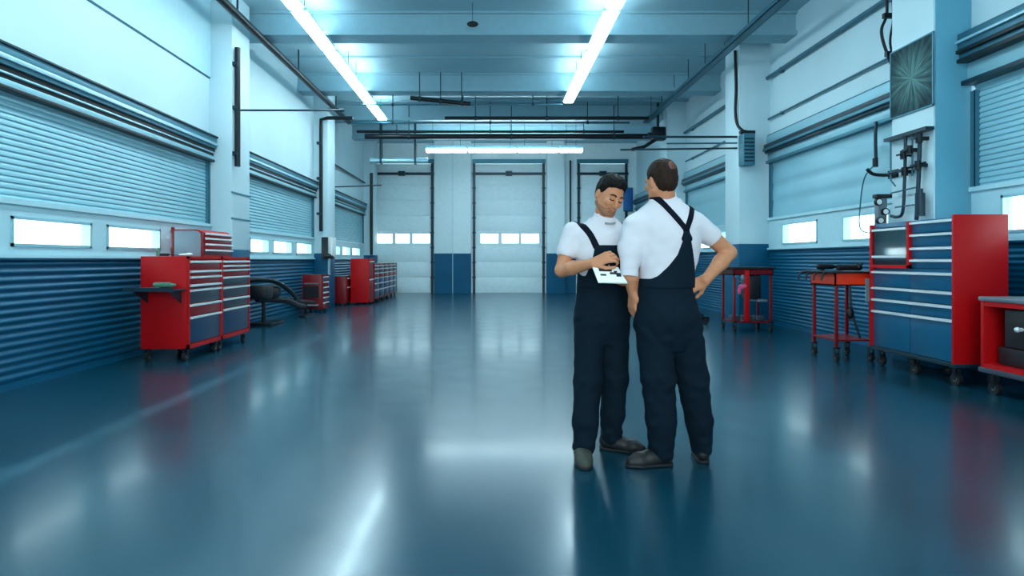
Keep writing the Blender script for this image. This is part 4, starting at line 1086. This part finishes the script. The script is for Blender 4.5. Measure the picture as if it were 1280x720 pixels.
    # hair, stubble, brows, eyes
    F = Field(hc-0.17, hc+0.17, 0.0035)
    F.ell(P(0, 0.016, 0.046), (0.083, 0.098, 0.088), R, 0.0); F.ell(P(0, -0.030, 0.085), (0.062, 0.062, 0.042), R, 0.02); F.ell(P(0, 0.05, 0.0), (0.070, 0.062, 0.075), R, 0.02)
    ix, x, y, z = F.full()
    X, Yh, Z = [R[0, i]*(x-hc[0])+R[1, i]*(y-hc[1])+R[2, i]*(z-hc[2]) for i in range(3)]
    line = np.interp(Yh, [-0.10, -0.070, -0.045, -0.020, 0.0, 0.03, 0.06, 0.12], [0.072, 0.066, 0.050, -0.018, -0.020, 0.012, -0.055, -0.060])
    carve(F, (line-Z)*0.7)
    F.F += (0.0022*np.sin(x*190+3*np.sin(y*70))*np.sin(y*170+z*120)).astype(np.float32)
    F.mesh('hair', 'hair_dark', body, org, 1)
    F = Field(hc-0.17, hc+0.17, 0.003)
    head_skin(F, hc, R); F.F -= 0.0009
    ix, x, y, z = F.full()
    X, Yh, Z = [R[0, i]*(x-hc[0])+R[1, i]*(y-hc[1])+R[2, i]*(z-hc[2]) for i in range(3)]
    mouth = np.sqrt((X/0.024)**2+((Z+0.071)/0.009)**2)-1
    jaw = np.interp(Yh, [-0.12, -0.095, -0.07, -0.02, 0.01, 0.02], [-0.052, -0.053, -0.066, -0.060, -0.03, -0.03])
    carve(F, (Z-jaw)*0.8, -mouth*0.01, Yh-0.012, -(Z+0.122)*0.8)
    F.mesh('stubble', 'stubble', body, org, 1)
    for sx in (-1, 1):
        MB(org).tube([P(sx*0.014, -0.101, 0.018), P(sx*0.030, -0.101, 0.025), P(sx*0.048, -0.088, 0.019)], 0.0045, 8, 4).build('eyebrow', 'hair_dark', body, smooth=True)
        MB(org).tube([P(sx*0.016, -0.094, -0.006), P(sx*0.030, -0.0965, -0.010), P(sx*0.044, -0.088, -0.006)], 0.0028, 8, 4).build('eyelashes', 'hair_dark', body, smooth=True)
        MB(org).ball(P(sx*0.030, -0.084, -0.008), 0.0092).build('eye', 'eye_white', body, smooth=True)
    MB(org).tube([P(-0.021, -0.094, -0.070), P(0, -0.1035, -0.0705), P(0.021, -0.094, -0.070)], 0.0038, 8, 4).build('mouth', 'lip', body, smooth=True)
    shoe(body, org, ankL+(-0.003, 0.06, -0.10), -1.62, 0.27, 'shoe_grey', 0.052)['label'] = 'grey work shoe pointing at the camera'
    shoe(body, org, ankR+(-0.035, 0.03, -0.10), -0.42, 0.28, 'shoe_dark', 0.046)
    return body
man_reading()

# leaflet he reads
def leaflet():
    c = Wp(761.5, 344, 3.44)
    r = empty('leaflet', tuple(c), label='white leaflet with black print held by the man looking down', cat='leaflet')
    r.rotation_euler = (-0.55+PI/2-1.0+0.25, 0.03, 0.0)
    r.rotation_euler = (0.75, 0.03, 0.06)
    # local x right, y up the page, z page normal
    MB().prism([(-0.088, 0.062), (0.062, 0.066), (0.095, -0.062), (-0.072, -0.062)], 'z', -0.004, 0.004).build('page', 'paper', r)
    for (a, b, d, e) in ((-0.055, 0.020, 0.026, 0.052), (-0.052, -0.018, -0.010, 0.004), (0.005, 0.045, 0.004, 0.020), (0.040, 0.068, -0.014, 0.016), (0.030, 0.050, 0.020, 0.032)):
        MB().box(a, b, d, e, 0.0035, 0.0055, 0.0008).build('printed_block', 'ink', r)
    return r
leaflet()

# ---------- man 2: back to the camera, hand on the hip
def man_from_behind():
    Y = 3.50; yaw = 0.10
    org = (1.03, Y, 0.0)
    W = lambda px, py, y=Y: Wp(px, py, y)
    cx = lambda px: (px-615)/750*Y
    torso = [(0.92, cx(831), Y, 0.160, 0.120), (1.02, cx(831), Y, 0.150, 0.115), (1.12, cx(833), Y+0.005, 0.150, 0.115), (1.24, cx(836), Y+0.01, 0.168, 0.122), (1.36, cx(836), Y+0.01, 0.186, 0.122),
             (1.45, cx(834), Y+0.01, 0.186, 0.108), (1.515, cx(833), Y+0.01, 0.150, 0.085), (1.565, cx(832), Y+0.005, 0.088, 0.064)]
    sL, eL, wL = W(791, 284, 3.50), W(787, 336, 3.46), W(791, 366, 3.50)
    sR, eR, wR = W(873, 281, 3.54), W(911, 316, 3.58), W(882, 350, 3.44)
    hc = W(826, 226, 3.50); R = rotm(PI+0.30, 0.12, 0.0)
    lo, hi = (0.62, 3.10, -0.02), (1.56, 3.95, 1.86)
    hipL, kL, aL = np.array((0.945, Y, 0.90)), np.array((0.98, 3.50, 0.50)), np.array((1.008, 3.57, 0.10))
    hipR, kR, aR = np.array((1.115, Y, 0.90)), np.array((1.19, 3.56, 0.50)), np.array((1.272, 3.64, 0.10))
    F = Field(lo, hi, 0.0045)
    F.stack(torso, yaw, grow=-0.012)
    P = head_skin(F, hc, R)
    F.cone(np.array((cx(832), Y+0.01, 1.52)), P(0, 0.03, -0.04), 0.062, 0.056, 0.03)
    for s_, e_, w_ in ((sL, eL, wL), (sR, eR, wR)):
        F.cone(s_, e_, 0.054, 0.044, 0.02); F.cone(e_, e_+(w_-e_)*0.35, 0.044, 0.045, 0.015); F.cone(e_+(w_-e_)*0.35, w_, 0.045, 0.029, 0.015)
    hand(F, wL, (0.02, 0.15, -0.98), (-0.9, -0.4, 0), -1, 1.0, 0.35, 0.4)
    hand(F, wR, np.array((-0.80, 0.30, -0.42)), (0.15, -0.95, 0.25), -1, 1.0, 0.55, 0.7)
    for hip, knee, ank in ((hipL, kL, aL), (hipR, kR, aR)):
        F.cone(hip, knee, 0.085, 0.058, 0.03); F.cone(knee, ank, 0.055, 0.038, 0.02); F.cone(ank, ank+(0, 0, -0.035), 0.034, 0.022, 0.01)
    body = F.mesh('person', 'skin', None, org, 1); body.location = org
    tag(body, 'balding man seen from behind in white shirt and navy cross-back overalls, hand on hip', 'person', 'mechanics in navy overalls')
    body['kind'] = 'thing'
    # shirt, left sleeve reaches the elbow
    F = Field((0.62, 3.14, 0.98), (1.52, 3.90, 1.66), 0.005)
    F.stack(torso, yaw, grow=0.010)
    F.cone(sL+(0.02, 0, 0.0), sL+(eL-sL)*0.55, 0.080, 0.072, 0.035); F.cone(sL+(eL-sL)*0.5, sL+(eL-sL)*0.98, 0.073, 0.052, 0.02)
    F.cone(sR+(-0.03, 0, 0.0), sR+(eR-sR)*0.40, 0.080, 0.062, 0.035)
    F.cone(np.array((cx(832), Y+0.01, 1.54)), np.array((cx(832), Y+0.01, 1.592)), 0.070, 0.064, 0.02)
    F.folds(0.0020, [(1.2, 1.45, 0.7), (1.05, 1.2, 0.6)], 2.2)
    u = (eR-sR)/np.linalg.norm(eR-sR); m = sR+(eR-sR)*0.42+u*0.015
    F.cone(m+u*0.10, m+u*0.12, 0.10, 0.10, 0.004, True)
    F.cone(np.array((cx(832), Y+0.01, 1.58)), np.array((cx(832), Y+0.01, 1.66)), 0.057, 0.057, 0.0, True)
    shirt = F.mesh('shirt', 'shirt', body, org)
    m = sL+(eL-sL)*0.98; u = (eL-sL)/np.linalg.norm(eL-sL)
    MB(org).cyl(m+u*0.018, m+u*0.050, 0.053, 0.050, seg=28).build('sleeve_cuff', 'shirt', shirt)
    # collar
    MB(org).cyl(np.array((cx(832), Y+0.012, 1.575)), np.array((cx(831.5), Y+0.010, 1.607)), 0.070, 0.061, seg=32).build('collar', 'shirt', shirt, smooth=True)
    # overalls
    F = Field((0.70, 3.20, 0.0), (1.46, 3.86, 1.62), 0.005)
    hips = [(0.70, cx(835), Y, 0.130, 0.085), (0.76, cx(835), Y, 0.160, 0.120), (0.82, cx(834), Y, 0.178, 0.140), (0.88, cx(834.5), Y-0.005, 0.187, 0.150), (0.97, cx(832.5), Y, 0.176, 0.140), (1.05, cx(831), Y, 0.164, 0.130), (1.11, cx(830.5), Y, 0.158, 0.124)]
    F.stack(hips, yaw, k=0.05)
    F.chain([np.array((0.935, 3.50, 0.86)), np.array((0.968, 3.50, 0.54)), np.array((0.995, 3.53, 0.28)), np.array((1.008, 3.57, 0.09))], [0.106, 0.098, 0.088, 0.074], 0.02)
    F.chain([np.array((1.120, 3.51, 0.86)), np.array((1.185, 3.55, 0.52)), np.array((1.245, 3.61, 0.26)), np.array((1.272, 3.64, 0.09))], [0.104, 0.092, 0.080, 0.064], 0.02)
    F.folds(0.0048, [(0.38, 0.62, 0.7), (0.03, 0.20, 0.8), (0.74, 0.86, 1.1)], 1.7)
    ix, x, y, z = F.full()
    back = np.array((math.sin(yaw), -math.cos(yaw))); rt = np.array((math.cos(yaw), math.sin(yaw)))
    X0 = cx(832)
    Xb = (x-X0)*rt[0]+(y-Y)*rt[1]; Yb = (x-X0)*back[0]+(y-Y)*back[1]
    # seat seam
    groove = np.sqrt(Xb**2+0*z)
    F.F = np.where((Yb > 0.05) & (groove < 0.004) & (z < 1.05) & (z > 0.6), F.F+0.003, F.F).astype(np.float32)
    t = stack_sdf(torso, x, y, z, yaw)
    xc = 0.072                                              # the yoke narrows to the crossing, right of the spine
    lb = np.interp(z, [1.09, 1.13, 1.18, 1.25, 1.33, 1.385], [-0.160, -0.085, -0.035, 0.020, 0.052, 0.058])
    rb = np.interp(z, [1.09, 1.15, 1.25, 1.33, 1.385], [0.150, 0.140, 0.118, 0.100, 0.090])
    yoke = np.maximum.reduce([t-0.024, np.broadcast_to(np.maximum(lb-Xb, Xb-rb), t.shape), np.broadcast_to(z-1.385, t.shape), -np.broadcast_to(Yb, t.shape), np.broadcast_to(1.06-z, t.shape)])
    F.F = np.minimum(F.F, yoke.astype(np.float32))
    # waistband front
    F.F = np.maximum(F.F, 0.028-z).astype(np.float32)
    F.mesh('overalls', 'overalls', body, org)
    for pts in ([(0.060, 1.34), (0.078, 1.385), (-0.088, 1.60)], [(0.095, 1.34), (0.072, 1.385), (0.155, 1.545)]):
        F = Field((0.70, 3.26, 1.30), (1.40, 3.84, 1.66), 0.004)
        ix, x, y, z = F.full()
        Xb = (x-X0)*rt[0]+(y-Y)*rt[1]; Yb = (x-X0)*back[0]+(y-Y)*back[1]
        F.stack(torso, yaw, grow=0.019)
        F.cone(sL+(0.02, 0, 0.0), sL+(eL-sL)*0.55, 0.088, 0.080, 0.035); F.cone(sR+(-0.03, 0, 0.0), sR+(eR-sR)*0.40, 0.088, 0.07, 0.035)
        F.cone(np.array((cx(832), Y+0.01, 1.54)), np.array((cx(832), Y+0.01, 1.57)), 0.076, 0.072, 0.02)
        top = max(p[1] for p in pts)
        carve(F, seg2(Xb, z, pts)-0.0165+0*y, np.broadcast_to(-(Yb+0.02), F.F.shape))
        F.mesh('strap', 'strap', body, org, 1)
    # hair with a bald crown
    F = Field(hc-0.17, hc+0.17, 0.0035)
    F.ell(P(0, 0.018, 0.038), (0.081, 0.098, 0.088), R, 0.0); F.ell(P(0, 0.055, -0.012), (0.068, 0.060, 0.075), R, 0.02)
    ix, x, y, z = F.full()
    X, Yh, Z = [R[0, i]*(x-hc[0])+R[1, i]*(y-hc[1])+R[2, i]*(z-hc[2]) for i in range(3)]
    line = np.interp(Yh, [-0.10, -0.070, -0.045, -0.020, 0.0, 0.03, 0.05, 0.12], [0.078, 0.070, 0.055, -0.040, -0.020, 0.010, -0.078, -0.082])
    carve(F, (line-Z)*0.7)
    F.F += (0.0018*np.sin(x*190+3*np.sin(y*70))*np.sin(y*170+z*120)).astype(np.float32)
    F.mesh('hair', 'hair_brown', body, org, 1)
    F = Field(hc-0.17, hc+0.17, 0.0035)
    F.ell(P(0, 0.018, 0.038), (0.083, 0.100, 0.090), R, 0.0)
    crown = np.sqrt(((x-hc[0]-0.034)/0.032)**2+((y-hc[1]+0.055)/0.06)**2+((z-hc[2]-0.070)/0.034)**2)
    carve(F, (crown-1)*0.03)
    F.mesh('bald_patch', 'bald_skin', body, org, 1)
    shoe(body, org, aL+(0.03, 0.0, -0.10), PI+0.14, 0.27, 'shoe_dark', 0.048)
    shoe(body, org, aR+(0.0, -0.02, -0.10), PI/2-0.2, 0.27, 'shoe_dark', 0.046)
    return body
man_from_behind()
